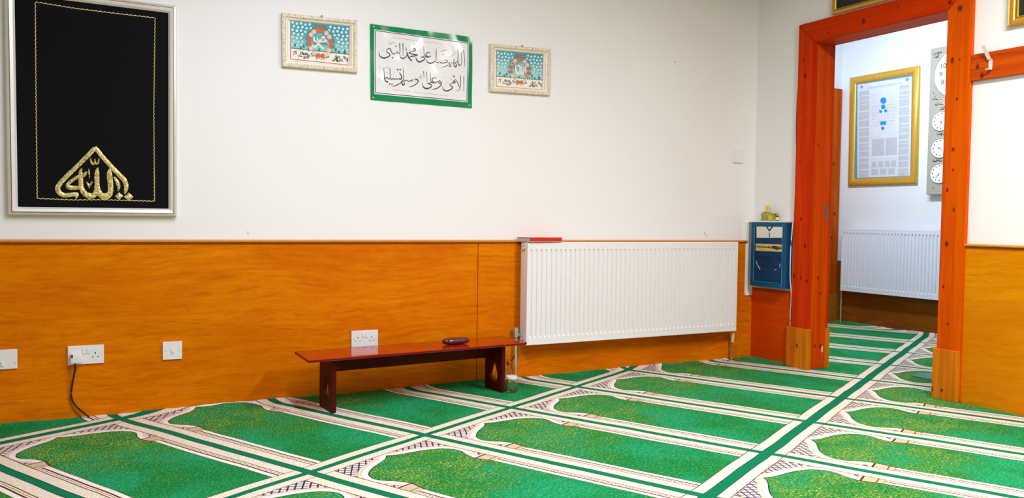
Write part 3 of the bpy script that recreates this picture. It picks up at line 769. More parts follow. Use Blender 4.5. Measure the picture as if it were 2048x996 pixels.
# perfume bottles standing on it
ZL = DZ1 + .0115
pb = thing('perfume_bottle', 'yellow perfume bottle with a square stopper, largest on the blue donation box', 'perfume bottle', (-.034, -.160, ZL))
def pbox(w, d, h, z, c): return B((c[0] - d / 2, c[1] - w / 2, z), (c[0] + d / 2, c[1] + w / 2, z + h), bev=.004)
c = (-.034, -.158)
def bottle_shell(w, d, h, c, z, neck):
    bm = bmesh.new(); prof = []
    for (s, hh) in ((.90, 0), (1, .006), (1, h * .78), (.85, h * .92), (neck, h), (neck, h + .010)): prof.append((s, hh))
    rings = []
    for s, hh in prof:
        ring = []
        for k in range(20):
            an = 2 * PI * k / 20; cx, sy = math.cos(an), math.sin(an); p = 4 if s > neck else 2
            q = (abs(cx) ** p + abs(sy) ** p) ** (-1 / p)
            ww = w / 2 * s if s > neck else neck * w / 2; dd = d / 2 * s if s > neck else neck * w / 2
            ring.append(bm.verts.new((c[0] + cx * q * min(dd, d / 2), c[1] + sy * q * ww, z + hh)))
        rings.append(ring)
    for a_, b_ in zip(rings, rings[1:]):
        for k in range(20): bm.faces.new((a_[k], a_[(k + 1) % 20], b_[(k + 1) % 20], b_[k]))
    bm.faces.new(rings[0]); bm.faces.new(rings[-1]); bmesh.ops.recalc_face_normals(bm, faces=bm.faces[:]); return bm
obj('glass_body', bottle_shell(.086, .040, .058, c, ZL, .26), GLASS, pb, True)
obj('perfume', bottle_shell(.078, .032, .036, c, ZL + .004, .9), LIQ, pb, True)
bm = bmesh.new(); lathe(bm, [(.001, .0685), (.017, .0685), (.019, .098), (.017, .100), (.001, .100)], (c[0], c[1], ZL), 4)
obj('stopper', bm, YCAP, pb)
pb2 = thing('perfume_bottle', 'slim yellow perfume bottle between the large and the tiny one', 'perfume bottle', (-.036, -.218, ZL))
obj('glass_body', bottle_shell(.030, .026, .046, (-.034, -.222), ZL, .4), GLASS, pb2, True)
obj('perfume', bottle_shell(.025, .021, .036, (-.034, -.222), ZL + .003, .9), LIQ, pb2, True)
bm = bmesh.new(); lathe(bm, [(.001, .0565), (.006, .0565), (.006, .066), (.001, .066)], (-.034, -.222, ZL), 12); obj('stopper', bm, GLASS, pb2, True)
pb3 = thing('perfume_vial', 'tiny brown vial with an orange cap and white label, by the cable', 'perfume bottle', (-.036, -.256, ZL))
bm = bmesh.new(); lathe(bm, [(.001, 0), (.0095, 0), (.010, .002), (.010, .028), (.006, .033), (.001, .033)], (-.036, -.252, ZL), 16); obj('vial_body', bm, plain('brown_glass', (.10, .03, .01), .15, .1, coat=.6), pb3, True)
bm = bmesh.new(); lathe(bm, [(.0102, .006), (.0104, .006), (.0104, .022), (.0102, .022)], (-.036, -.252, ZL), 16); obj('paper_label', bm, plain('vial_label', (.78, .76, .70), .6), pb3, True)
bm = bmesh.new(); lathe(bm, [(.001, .0335), (.008, .0335), (.008, .050), (.001, .0505)], (-.036, -.252, ZL), 16); obj('cap', bm, OCAP, pb3, True)

# cables beside the casing
bm = bmesh.new(); tube(bm, [(-.006, -.3725, 1.70), (-.006, -.3765, 1.45), (-.008, -.374, 1.15), (-.020, -.372, .98), (-.034, -.3715, .80), (-.034, -.372, .60), (-.018, -.372, .48), (-.016, -.3655, .36), (-.016, -.3685, .275)], .0036, 8)
tag(obj('white_cable', bm, plain('white_cable_sheath', (.80, .79, .76), .4, .03), smooth=True, origin=(-.01, -.375, .275)), 'white cable running down between the blue box and the door casing', 'cable')
bm = bmesh.new(); tube(bm, [(-.004, -.3745, 2.08), (-.005, -.3755, 1.95), (-.005, -.3700, 1.86), (-.006, -.3650, 1.75), (-.006, -.3640, 1.56), (-.006, -.3690, 1.46), (-.005, -.3730, 1.40)], .0026, 8)
tag(obj('dark_cord', bm, plain('dark_cord', (.06, .045, .035), .6, .3), smooth=True, origin=(-.005, -.371, 1.4)), 'thin dark cord along the upper left edge of the door casing', 'cable')

# ------------------------------------------------------------------ coat rail and hook
rl = tag(obj('coat_rail', B((-.026, -3.4, 1.706), (0, -1.5385, 1.8415), bev=.003), PINE_RAIL, origin=(0, -2.4, 1.706)), 'reddish pine board rail fixed to the wall right of the doorway', 'coat rail')
hk = thing('coat_hook', 'white metal coat hook screwed to the pine board rail', 'hook', (-.0265, -1.643, 1.75))
bm = bmesh.new()
P = [(-.056, 1.873), (-.060, 1.868), (-.052, 1.845), (-.036, 1.800), (-.029, 1.797), (-.029, 1.752), (-.034, 1.746), (-.052, 1.745), (-.058, 1.752)]
yc = [-1.622, -1.622, -1.630, -1.643, -1.645, -1.645, -1.645, -1.645, -1.645]
for i in range(len(P) - 1):                                   # bent flat bar, one prism per bend
    (xa, za), (xb, zb) = P[i], P[i + 1]; L = math.hypot(xb - xa, zb - za); nx, nz = (zb - za) / L * .0022, -(xb - xa) / L * .0022
    q = []
    for (x, z), y in (((xa, za), yc[i]), ((xb, zb), yc[i + 1])):
        q += [(x, y - .0095, z), (x, y + .0095, z), (x + nx, y + .0095, z + nz), (x + nx, y - .0095, z + nz)]
    v = [bm.verts.new(p) for p in q]
    for f in ((0, 1, 2, 3), (4, 5, 6, 7), (0, 1, 5, 4), (1, 2, 6, 5), (2, 3, 7, 6), (3, 0, 4, 7)): bm.faces.new([v[k] for k in f])
bmesh.ops.recalc_face_normals(bm, faces=bm.faces[:])
obj('strip', bm, plain('cream_metal', (.74, .70, .60), .35, .05, metal=.1), hk)
for z in (1.786, 1.762): obj('screw', lathe(bmesh.new(), [(.0026, 0), (.002, -.001)], (-.0292, -1.645, z), 8, 'x'), GREYSCR, hk)

# ------------------------------------------------------------------ embroidered panel
ef = thing('framed_embroidery', 'large silver framed black cloth with gold embroidered calligraphy', 'framed picture', (-4.07, 0, .94))
O4 = [(-4.415, -.002, 1.931), (-3.728, -.002, 1.931), (-3.728, -.002, .9405), (-4.408, -.002, .9365)]
bm = frame_mesh(O4, (0, -1, 0), [(0, 0), (0, .022), (.004, .027), (.012, .029), (.0125, .026), (.015, .026), (.0155, .030), (.028, .026), (.036, .017), (.036, .006)], [0, 0, 0, 1, 1, 1, 2, 2, 0])
obj('frame', bm, [SILVER, BRONZE, SILVER_L], ef)
obj('backing_cloth', B((-4.390, -.012, .965), (-3.750, -.004, 1.905)), CLOTH, ef)
YE = -.0125
E1 = Sheet(1, YE, 70, 270, 6.6409)
bm = bmesh.new()
def gl(P, n=6, h=.003, lift=.0004): E1.ribbon(bm, P, n, h, 0, lift)
gl([(540, 848, 14), (560, 800, 40), (545, 785, 52), (470, 795, 56), (390, 800, 58), (330, 772, 64), (303, 725, 68), (315, 670, 66), (400, 570, 60), (550, 425, 58), (700, 275, 58), (775, 195, 56), (796, 165, 46)])
gl([(796, 165, 46), (820, 195, 56), (880, 268, 58), (1000, 405, 58), (1110, 520, 60), (1190, 605, 64), (1212, 690, 58), (1200, 750, 40), (1190, 785, 10)])
gl([(737, 305, 12), (742, 345, 26), (765, 385, 26), (790, 375, 20), (793, 320, 16)]); gl([(795, 325, 14), (805, 375, 24), (832, 380, 24), (845, 340, 22), (850, 305, 8)])
gl([(622, 438, 10), (605, 500, 48), (608, 600, 62), (618, 700, 66), (660, 775, 70), (740, 812, 76), (800, 780, 66), (822, 690, 64), (822, 560, 66), (825, 480, 50), (838, 430, 10)])
gl([(825, 640, 60), (838, 730, 66), (880, 800, 76), (945, 815, 82), (1000, 765, 74), (1002, 650, 72), (990, 540, 74), (990, 480, 50), (1000, 435, 10)])
gl([(640, 520, 34), (560, 560, 40), (470, 620, 44), (432, 670, 48), (470, 700, 58), (560, 700, 50), (620, 690, 40)])
gl([(690, 490, 20), (655, 525, 46), (615, 560, 40)])
gl([(712, 445, 8), (718, 500, 20), (725, 578, 6)], 4, .002); gl([(682, 625, 14), (705, 655, 26), (722, 705, 14)], 4, .002); gl([(765, 622, 20), (740, 650, 24), (722, 690, 14)], 4, .002)
gl([(1048, 555, 20), (1085, 610, 44), (1110, 670, 46), (1110, 715, 30), (1100, 750, 8)])
for cx, cy, r in ((1116, 812, 55), (1245, 822, 62)): E1.disc(bm, cx, cy, r, 0, .0004, 4, r * .92, .004)
obj('calligraphy', bm, SEQ, ef)
bm = bmesh.new(); C0 = [at(x, y, 1, YE) for x, y in ((70.5, 4), (74.5, 397), (309, 402.5), (310, 36))]
mids = {0: [at(72, 200, 1, YE)], 1: [at(150, 400, 1, YE), at(200, 399.5, 1, YE)], 2: [at(307.5, 220, 1, YE)], 3: [at(240, 28, 1, YE), at(150, 17, 1, YE)]}
path = []
for i in range(4): path.append(C0[i]); path += mids[i]
path.append(C0[0]); pts = []; s = 0
for a_, b_ in zip(path, path[1:]):
    n = max(2, int((b_ - a_).length / .0035))
    for j in range(n):
        q = a_.lerp(b_, j / n); s += 1; d = (b_ - a_).normalized(); nn = Vector((-d.z, 0, d.x))
        pts.append(q + nn * (.0016 * math.sin(s * 1.25)) + Vector((0, -.002 - .0012 * math.cos(s * 1.25), 0)))
tube(bm, pts, .0019, 5, 0); obj('border_cord', bm, GCORD, ef)

# ------------------------------------------------------------------ two floral prints
def floral(px_outer, crop, corners, label, script, base):
    """corners: printed area TL TR BR BL in crop pixels"""
    W = [at(x, y, 1, -.004) for x, y in px_outer]
    t = thing('framed_print', label, 'framed picture', base, group='small floral prints beside the green bordered poster')
    bm = frame_mesh(W, (0, -1, 0), [(0, -.003), (0, .014), (.003, .018), (.016, .020), (.021, .015), (.0215, .012), (.029, .010), (.033, .004), (.033, .0)], [0, 0, 0, 0, 1, 1, 1, 1])
    obj('frame', bm, [CREAMF, CREAM_L], t)
    x0, y0, sc = crop; YS = -.0075; S = Sheet(1, YS, x0, y0, sc)
    bm = bmesh.new(); ins = [W[i] + ((W[(i + 1) % 4] - W[i]).normalized() + (W[i - 1] - W[i]).normalized()) * .026 for i in range(4)]
    for v in ins: v.y = YS + .0008
    quadgrid(bm, ins, 1, 1); obj('mount', bm, PAPER, t)
    c = [Vector((*q, 0)) for q in corners]
    def M(u, v): q = c[0].lerp(c[1], u).lerp(c[3].lerp(c[2], u), v); return q.x, q.y
    su = (c[1] - c[0]).length; sv = (c[3] - c[0]).length
    MI = [PTEAL, P_WHITE, P_CREAM, P_RED, P_ORANGE, P_PINK, P_GREEN, P_TEALD, P_BROWN, P_YEL, P_PALEB]
    bm = bmesh.new(); rnd = random.Random(5)
    def q(u0, v0, u1, v1, mi, l): S.poly(bm, [M(u0, v0), M(u1, v0), M(u1, v1), M(u0, v1)], mi, l)
    def d(u, v, r, mi, l, seg=10, jag=0, ry=None): x, y = M(u, v); S.disc(bm, x, y, r * su, mi, l, seg, (ry or r) * su, 0, jag)
    q(-.012, -.016, 1.012, 1.016, 3, 0.0); q(0, 0, 1, 1, 0, .0003); q(0, .735, 1, 1, 2, .0005)
    for k in range(60): u = k / 59; d(u, .728 + .008 * math.sin(k * 2.1), .012, 7 if k % 3 else 6, .0006, 6, 0, .010)
    for u, v in ((.07, .64), (.22, .645), (.17, .69), (.49, .70), (.77, .645), (.83, .70), (.92, .66), (.93, .69)):
        d(u, v, .021, 7, .0007, 8, .15, .032); q(u - .002, v, u + .002, .735, 7, .0007)
    for side in (0, 1):
        for r_ in range(7):
            n_ = (5, 5, 4, 4, 3, 3, 3)[r_]
            for k in range(n_):
                u = .03 + k * .073 + (.022 if r_ % 2 else 0); v = .07 + r_ * .092 + (k % 2) * .018
                if u > .37 - max(0, r_ - 1) * .015 or math.hypot((u - .505) / .25, (v - .5) / .40) < 1.05: continue
                uu = 1 - u if side else u
                d(uu, v, .0215, 1 if r_ < 5 else 10, .0007, 9, .12); d(uu + .004, v + .004, .008, 10 if r_ < 5 else 1, .0008, 6)
    q(.40, .06, .61, .16, 8, .0007)
    for k in range(9): d(.41 + k * .024, .075 + .02 * (k % 2), .016, 8, .0008, 7, .3); d(.412 + k * .024, .10, .006, 5, .0009, 6)
    n_ = 16
    for k in range(n_):
        an = -PI / 2 + (k + .5) * 2 * PI / n_; u = .505 + .19 * math.cos(an); v = .505 + .315 * math.sin(an) + (.03 if math.sin(an) > .8 else 0)
        cm = 4 if abs(math.cos(an)) < .35 else (3 if abs(math.sin(an)) < .2 else 5)
        if cm == 5 and k % 4 == 1: cm = 9 if abs(math.sin(an)) < .6 and crop[0] > 900 else 5
        d(u + .03 * math.cos(an), v + .04 * math.sin(an), .040, 7, .0008, 9, .5); d(u, v, .043, cm, .0010, 9, .18); d(u, v, .026, 5 if cm == 5 else 4, .0011, 7, .3); d(u + .003, v + .004, .012, 3 if cm != 5 else 1, .0012, 6)
    for s_ in (-1, 1):
        for k in range(3): d(.505 + s_ * (.035 + k * .02), .90 + k * -.005, .020, 9 if k else 2, .0009, 6, .6)
        for k in range(26):
            u = .505 + s_ * (.19 + rnd.random() * .29); v = .80 + rnd.random() * .16
            d(u, v, rnd.uniform(.008, .024), rnd.choice((6, 7, 7, 6, 10)), .0007, 6, .5)
        for (a_, b_) in ((.24, .92), (.34, .91), (.31, .83), (.40, .82)): d(.505 + s_ * a_ * 1.05, b_ - .01, .020, 3, .0009, 8, .25); d(.505 + s_ * a_ * 1.05, b_ - .01, .008, 9, .001, 6)
    pr = obj('picture', bm, MI, t)
    bm = bmesh.new()
    for P in script:
        mi = 0
        if isinstance(P[0], int): mi, P = P[0], P[1:]
        S.ribbon(bm, list(P), 5, 0, mi, .0014 if mi else .0016)
    obj('script', bm, [P_CREAM, P_BROWN, P_PALEB], pr)
    bm = bmesh.new(); nx = (W[0] + W[1]) / 2 + Vector((.0, 0, .004)); lathe(bm, [(.0018, .0), (.0018, -.014), (.0042, -.014), (.0042, -.016)], (nx.x + .008, -.0005, nx.z), 8, 'y')
    obj('nail', bm, DARK, t)
    bm = bmesh.new(); x, y = M(.06, 1.055); S.ribbon(bm, [(x, y, 8), (x + 12, y + 4, 9), (x + 24, y + 2, 5)], 2); S.ribbon(bm, [(x + 34, y + 2, 8), (x + 50, y + 4, 9)], 2)
    obj('signature', bm, INK, t)
    return t
S1 = [(1, (560, 420, 20), (552, 480, 24), (600, 520, 24), (640, 500, 20), (720, 520, 18), (745, 545, 10)), ((555, 415, 20), (558, 470, 26), (600, 490, 22), (650, 470, 18), (700, 440, 20), (690, 415, 22), (665, 425, 16), (680, 450, 16), (740, 490, 24)),
      ((745, 480, 26), (680, 490, 18), (620, 500, 20), (640, 545, 24), (690, 590, 26)), ((600, 415, 10), (606, 480, 20), (600, 530, 26), (560, 560, 28), (528, 535, 10)), ((598, 400, 6), (640, 388, 8), (672, 378, 6)), ((620, 470, 16), (655, 455, 10), (735, 465, 16))]
floral([(562, 26.5), (713, 42), (713, 146), (563, 134)], (550, 15, 7.114), [(226, 170), (1055, 270), (1050, 815), (226, 728)],
       'floral print of a rose wreath in a cream frame, left of the green bordered poster', S1, (-3.05, 0, 1.7))
S2 = [(1, (480, 410, 10), (495, 480, 20), (520, 500, 14)), (1, (650, 440, 16), (655, 540, 20), (690, 605, 12)), ((510, 420, 16), (505, 480, 26), (535, 560, 34), (570, 540, 24), (575, 460, 20), (560, 425, 22), (530, 430, 18)),
      ((585, 425, 10), (588, 490, 24), (600, 560, 34), (635, 550, 26), (645, 480, 22), (640, 430, 10)), ((610, 430, 16), (605, 480, 18), (620, 520, 10)), ((665, 430, 10), (672, 480, 14), (668, 560, 8)), (2, (560, 400, 8), (600, 405, 14), (640, 398, 8))]
floral([(979, 88), (1099, 99), (1097.5, 192), (978, 183.5)], (970, 80, 8.3), [(192, 170), (962, 245), (950, 822), (192, 762)],
       'floral print of a rose wreath in a cream frame, right of the green bordered poster', S2, (-1.88, 0, 1.68))

# ------------------------------------------------------------------ green bordered poster
def wav(p): return -.0022 * (math.sin(p.x * 19) * math.cos(p.z * 17) + .6 * math.sin(p.x * 41 + p.z * 23)) - .001
po = thing('hanging_poster', 'white calligraphy poster with a green border pinned to the white wall', 'poster', (-2.48, 0, 1.575))
Q = Sheet(1, -.004, 730, 40, 5.535, wav)
bm = bmesh.new()
def qgrid(bm, c, nx, ny, lift, mi=0):
    V = []
    for j in range(ny + 1):
        r = []
        for i in range(nx + 1):
            u, v = i / nx, j / ny
            x = (c[0][0] * (1 - u) + c[1][0] * u) * (1 - v) + (c[3][0] * (1 - u) + c[2][0] * u) * v
            y = (c[0][1] * (1 - u) + c[1][1] * u) * (1 - v) + (c[3][1] * (1 - u) + c[2][1] * u) * v
            r.append(bm.verts.new(Q.pt(x, y, lift)))
        V.append(r)
    for j in range(ny):
        for i in range(nx): bm.faces.new((V[j][i], V[j][i + 1], V[j + 1][i + 1], V[j + 1][i])).material_index = mi
qgrid(bm, [(55, 43), (1188, 188), (1183, 975), (62, 882)], 24, 16, 0); obj('border', bm, PGREEN, po, True)
bm = bmesh.new(); qgrid(bm, [(101, 105), (1150, 248), (1137, 912), (101, 820)], 24, 16, .0007); sh = obj('sheet', bm, PPAPER, po, True)
bm = bmesh.new(); lc = [(113, 118), (1140, 258), (1128, 899), (113, 806)]
for i in range(4):
    (xa, ya), (xb, yb) = lc[i], lc[(i + 1) % 4]; Q.ribbon(bm, [(xa + (xb - xa) * k / 24, ya + (yb - ya) * k / 24, 7.5) for k in range(25)], 0, 0, 0, .0013)
obj('ruled_line', bm, INK, sh)
SC = 14.23; LA = Sheet(1, -.004, 750, 70, SC, wav); LB = Sheet(1, -.004, 840, 80, SC, wav); LC = Sheet(1, -.004, 755, 125, SC, wav); LD = Sheet(1, -.004, 840, 135, SC, wav)
bm = bmesh.new(); lf = .0015
def st(S, *P, n=6): S.ribbon(bm, list(P), n, 0, 0, lf)
def dot(S, x, y, r=18): S.disc(bm, x, y, r, 0, lf, 8)
st(LA, (118, 455, 6), (120, 530, 18), (150, 610, 28), (240, 655, 38), (340, 635, 32), (415, 585, 30), (400, 532, 24), (335, 490, 20), (320, 440, 14), (375, 392, 24), (425, 392, 28), (455, 462, 24), (500, 532, 26), (545, 540, 24), (590, 515, 18), (632, 480, 20), (645, 520, 22), (690, 520, 20), (708, 460, 18), (705, 360, 22), (695, 235, 26))
dot(LA, 597, 325, 21); dot(LA, 492, 650, 21); st(LA, (785, 245, 26), (793, 400, 16), (790, 605, 6))
st(LA, (862, 345, 12), (880, 400, 18), (890, 455, 14)); st(LA, (898, 490, 22), (905, 555, 20), (860, 640, 26), (765, 665, 32), (715, 625, 18), (706, 550, 6)); st(LA, (900, 490, 26), (940, 620, 30), (990, 690, 30), (1045, 735, 34))
st(LA, (1085, 375, 14), (1115, 385, 28), (1142, 420, 32), (1125, 458, 26), (1080, 455, 22), (1085, 405, 20), (1100, 380, 20)); st(LA, (1085, 462, 20), (1030, 480, 16), (960, 512, 28), (1080, 555, 30), (1208, 575, 42)); st(LA, (1205, 582, 26), (1070, 608, 26), (995, 620, 22), (975, 665, 20))
dot(LA, 405, 190, 12); dot(LA, 1102, 265, 12); dot(LA, 245, 435, 9); dot(LA, 590, 258, 8); dot(LA, 980, 420, 9); st(LA, (365, 268, 4), (470, 232, 9), (580, 210, 4)); dot(LA, 850, 710, 8)
st(LA, (1155, 630, 8), (1175, 710, 30), (1250, 768, 42), (1350, 735, 36), (1410, 690, 28)); st(LB, (90, 578, 30), (138, 530, 28), (100, 500, 22), (25, 492, 18), (75, 478, 18), (118, 460, 16))
st(LB, (105, 180, 10), (110, 300, 12), (122, 420, 16), (170, 480, 28), (250, 490, 26), (315, 450, 22)); st(LB, (298, 380, 16), (230, 352, 24), (172, 395, 26), (190, 450, 32), (260, 478, 28))
st(LB, (460, 240, 12), (462, 400, 18), (455, 565, 14), (400, 625, 26), (290, 662, 38), (205, 620, 26), (180, 550, 10)); dot(LB, 415, 345, 10)
st(LB, (470, 632, 20), (530, 652, 26), n=2); st(LB, (555, 612, 22), (610, 655, 26), (700, 650, 28), (772, 618, 24), (765, 582, 16), (710, 568, 10), (625, 608, 8)); st(LB, (570, 335, 6), (700, 295, 12), (825, 270, 6)); dot(LB, 645, 412, 12); dot(LB, 825, 350, 8); dot(LB, 550, 220, 8)
st(LB, (610, 775, 4), (700, 760, 20), (785, 715, 16)); st(LB, (812, 690, 14), (848, 765, 28), (868, 715, 16), (830, 675, 14), (805, 655, 12), (920, 655, 14), (958, 640, 18), (962, 540, 16), n=4)
st(LB, (948, 650, 16), (955, 710, 20), (1010, 768, 36), (1032, 720, 26), (1000, 668, 20), (960, 650, 16)); st(LB, (990, 650, 14), (1070, 622, 20), (1080, 660, 20), (1115, 722, 28), (1168, 698, 14), (1176, 560, 12), (1170, 345, 14)); st(LB, (1065, 245, 10), (1076, 400, 14), (1070, 610, 16))
st(LB, (1222, 300, 26), (1245, 390, 14), (1262, 600, 14), (1260, 770, 5)); dot(LB, 988, 370, 9); st(LB, (820, 500, 3), (920, 440, 8), (970, 395, 4)); dot(LB, 1200, 770, 8)
st(LC, (180, 158, 14), (184, 300, 16), (195, 450, 26), (230, 530, 38), (300, 558, 48)); st(LC, (200, 475, 22), (258, 420, 22), (300, 470, 24), (345, 458, 18), (358, 380, 16), (346, 160, 18)); st(LC, (355, 445, 20), (400, 480, 26), (440, 458, 18), (480, 485, 24), (512, 458, 16), (560, 482, 24), (600, 458, 18), (645, 478, 38), (688, 430, 32), (662, 360, 28), (620, 288, 20))
for x, y in ((565, 205), (640, 205), (345, 612), (412, 616)): dot(LC, x, y, 23)
dot(LC, 478, 280, 10); dot(LC, 265, 292, 9); st(LC, (220, 155, 6), (280, 138, 8), (340, 118, 4)); dot(LC, 720, 155, 10)
st(LC, (728, 200, 18), (732, 330, 16), (738, 475, 18), (785, 522, 26), (830, 505, 18), (880, 542, 26), (930, 508, 20), (970, 532, 26), (1002, 470, 20)); st(LC, (740, 485, 20), (680, 560, 28), (722, 640, 38), (768, 615, 26), (748, 560, 20), (700, 545, 22), (620, 605, 24), (520, 658, 26), (395, 682, 4))
st(LC, (1062, 492, 22), (1105, 492, 26), (1148, 500, 30), (1148, 560, 26), (1080, 625, 26), (980, 678, 26), (885, 697, 4)); st(LC, (1058, 485, 16), (1085, 452, 10), (1142, 482, 16)); st(LC, (1168, 440, 8), (1240, 440, 8), n=1); st(LC, (1238, 440, 8), (1235, 345, 8), n=1); st(LC, (1235, 375, 8), (1172, 436, 6), n=1)
st(LD, (93, 110, 24), (103, 200, 14), (108, 325, 5)); st(LD, (180, 120, 22), (190, 300, 12), (196, 462, 8)); st(LD, (290, 130, 10), (292, 260, 14), (302, 390, 20), (350, 432, 32), (430, 436, 30), (490, 388, 18)); st(LD, (460, 306, 16), (400, 290, 20), (342, 325, 24), (345, 385, 26), (390, 420, 30))
st(LD, (318, 430, 22), (225, 466, 28), (305, 490, 24), (320, 540, 30), (240, 592, 36), (150, 596, 38), (82, 540, 24), (63, 430, 6)); st(LD, (590, 402, 22), (545, 380, 26), (522, 428, 26), (570, 455, 26), (602, 425, 26), (590, 505, 28), (500, 582, 30), (400, 618, 26), (305, 622, 4))
st(LD, (978, 368, 26), (992, 430, 32), (935, 432, 24), (950, 382, 22), (978, 368, 20)); st(LD, (930, 435, 24), (840, 500, 18), (912, 548, 28), (902, 602, 32), (820, 652, 36), (730, 668, 38), (662, 622, 26), (632, 530, 6)); st(LD, (942, 222, 14), (965, 262, 34), (985, 280, 10)); st(LD, (990, 320, 12), (1060, 415, 20), (1120, 565, 22)); st(LD, (1150, 245, 22), (1156, 500, 16), (1130, 602, 14), (1080, 655, 12), (1005, 677, 4)); st(LD, (1245, 255, 18), (1248, 470, 14), (1247, 685, 10))
dot(LD, 705, 275, 9); dot(LD, 768, 412, 10); dot(LD, 892, 325, 10); dot(LD, 1130, 225, 8); dot(LD, 660, 155, 4); dot(LD, 655, 275 + 370, 3)
obj('calligraphy', bm, INK, sh)
bm = bmesh.new(); rn = random.Random(2)
def small(ax, ay, bx, by, n):
    for k in range(n):
        if rn.random() < .15: continue
        f0, f1 = k / n, (k + .85) / n; P = []
        for j in range(5):
            f = f0 + (f1 - f0) * j / 4; dx, dy = bx - ax, by - ay; L = math.hypot(dx, dy); o = rn.uniform(-.9, .9)
            P.append((ax + dx * f - dy / L * o, ay + dy * f + dx / L * o, rn.uniform(.35, .75)))
        SM.ribbon(bm, P, 2, 0, 0, lf)
SM = Sheet(1, -.004, 0, 0, 1.0, wav)
small(787, 75.5, 892, 89.5, 14); small(784, 179, 896, 192, 18); small(759.5, 131, 758, 165, 6)
obj('small_script', bm, INKG, sh)
for x, y in ((95, 75), (1157, 212), (1152, 945), (90, 860)):
    p = Q.pt(x, y, 0); bm = bmesh.new(); lathe(bm, [(.0045, .0), (.0042, -.0022), (.002, -.0035), (.0002, -.0036)], p, 10, 'y'); obj('drawing_pin', bm, BRASS, po, True)

# ------------------------------------------------------------------ pictures on the right wall
pa = thing('framed_picture', 'gold framed black picture hanging just above the door casing', 'framed picture', (0, -1.0, 2.246))
O4 = [(-.006, -.632, 2.72), (-.006, -1.36, 2.72), (-.006, -1.36, 2.247), (-.006, -.632, 2.247)]
obj('frame', frame_mesh(O4, (-1, 0, 0), [(0, -.006), (0, .014), (.004, .018), (.016, .018), (.020, .014), (.026, .016), (.030, .010), (.030, .0)], [0, 0, 0, 1, 1, 0, 0]), [GOLDF, GOLDF_D], pa)
obj('picture_field', B((-.010, -1.335, 2.272), (-.002, -.657, 2.695)), plain('black_picture', (.008, .007, .006), .35), pa)
pc = thing('framed_picture', 'ornate gold framed dark picture high on the wall above the coat hook', 'framed picture', (0, -2.05, 1.95))
O4 = [(-.006, -1.722, 2.55), (-.006, -2.40, 2.55), (-.006, -2.40, 1.951), (-.006, -1.722, 1.951)]
obj('frame', frame_mesh(O4, (-1, 0, 0), [(0, -.006), (0, .020), (.006, .026), (.010, .024), (.014, .016), (.026, .020), (.032, .016), (.034, .011), (.040, .012), (.044, .006), (.044, 0)], [0, 0, 0, 1, 0, 0, 1, 1, 0, 0]), [GOLDF, GOLDF_D], pc)
bm = bmesh.new()
for k in range(55): lathe(bm, [(.0005, -.0045), (.0035, -.002), (.0035, .002), (.0005, .0045)], (-.030, -1.726, 1.957 + k * .0108), 6)
obj('beading', bm, plain('pale_gold_bead', (.80, .66, .30), .35, .2, metal=.3), pc, True)
obj('picture_field', B((-.010, -2.36, 1.991), (-.002, -1.762, 2.51)), plain('dark_green_picture', (.012, .020, .010), .35), pc)

# ------------------------------------------------------------------ hall beyond: certificate, clocks, far doorway
XC = FX - .012
ce = thing('framed_certificate', 'gold framed pale blue printed sheet on the wall of the next room', 'framed picture', (FX, .71, 1.31))
O4 = [(FX - .004, 1.085, 2.332), (FX - .004, .372, 2.332), (FX - .004, .360, 1.312), (FX - .004, 1.070, 1.312)]
obj('frame', frame_mesh(O4, (-1, 0, 0), [(0, -.004), (0, .014), (.010, .024), (.030, .028), (.050, .022), (.066, .010), (.066, .0)]), GOLDF, ce, True)
CS = Sheet(0, XC, 1700, 150, 4.333)
bm = bmesh.new(); CS.poly(bm, [(54, 66), (548, -6), (532, 888), (42, 908)]); obj('blue_edge', bm, CERT_T, ce)
bm = bmesh.new(); CS.poly(bm, [(66, 84), (538, 12), (522, 874), (62, 892)], 0, .001); cs = obj('sheet', bm, CERT, ce)
def cm(u, v):
    a_ = (72 + (532 - 72) * u, 90 + (18 - 90) * u); b_ = (66 + (518 - 66) * u, 886 + (870 - 886) * u); return a_[0] + (b_[0] - a_[0]) * v, a_[1] + (b_[1] - a_[1]) * v
bm = bmesh.new()
def cr(u0, v0, u1, v1, mi, l=.0014): CS.poly(bm, [cm(u0, v0), cm(u1, v0), cm(u1, v1), cm(u0, v1)], mi, l)
rn = random.Random(9)
v = .07
while v < .97:                                            # side columns of tiny print
    h = rn.uniform(.03, .09); cr(.02, v, .21, v + h * .8, 0); cr(.78, v, .97, v + h * .8, 0)
    cr(.02, v + h * .84, .21, v + h * .9, 1, .0016); v += h
for k in range(24): u = .17 + k * .028; cr(u, .035 + .004 * math.sin(k * 2), u + rn.uniform(.012, .022), .058, 0, .0016)
for r_ in range(7):
    for k in range(8): cr(.27 + k * .057, .245 + r_ * .034, .27 + k * .057 + rn.uniform(.01, .035), .252 + r_ * .034 + .008, 0, .0016)
cr(.27, .60, .50, .78, 0); cr(.53, .60, .75, .78, 0)
for k in range(4): cr(.27 + k * .125, .84, .36 + k * .125, .90, 0, .0018)
for k in range(3): cr(.27 + k * .16, .92, .39 + k * .16, .98, 0, .0018)
cr(.235, .06, .243, .98, 1, .0018); cr(.757, .06, .765, .98, 1, .0018); cr(.24, .79, .76, .80, 1, .0018)
obj('fine_print', bm, [CERT_G, CERT_L], cs)
bm = bmesh.new()
for x, y, r in ((290, 222, 26), (289, 276, 19), (266, 316, 12), (311, 310, 13), (285, 461, 14)): CS.disc(bm, x, y, r, 0, .0022, 18, r * 1.06)
CS.poly(bm, [(264, 404), (314, 400), (314, 430), (264, 434)], 0, .0022)
obj('blue_shapes', bm, CERT_B, cs)
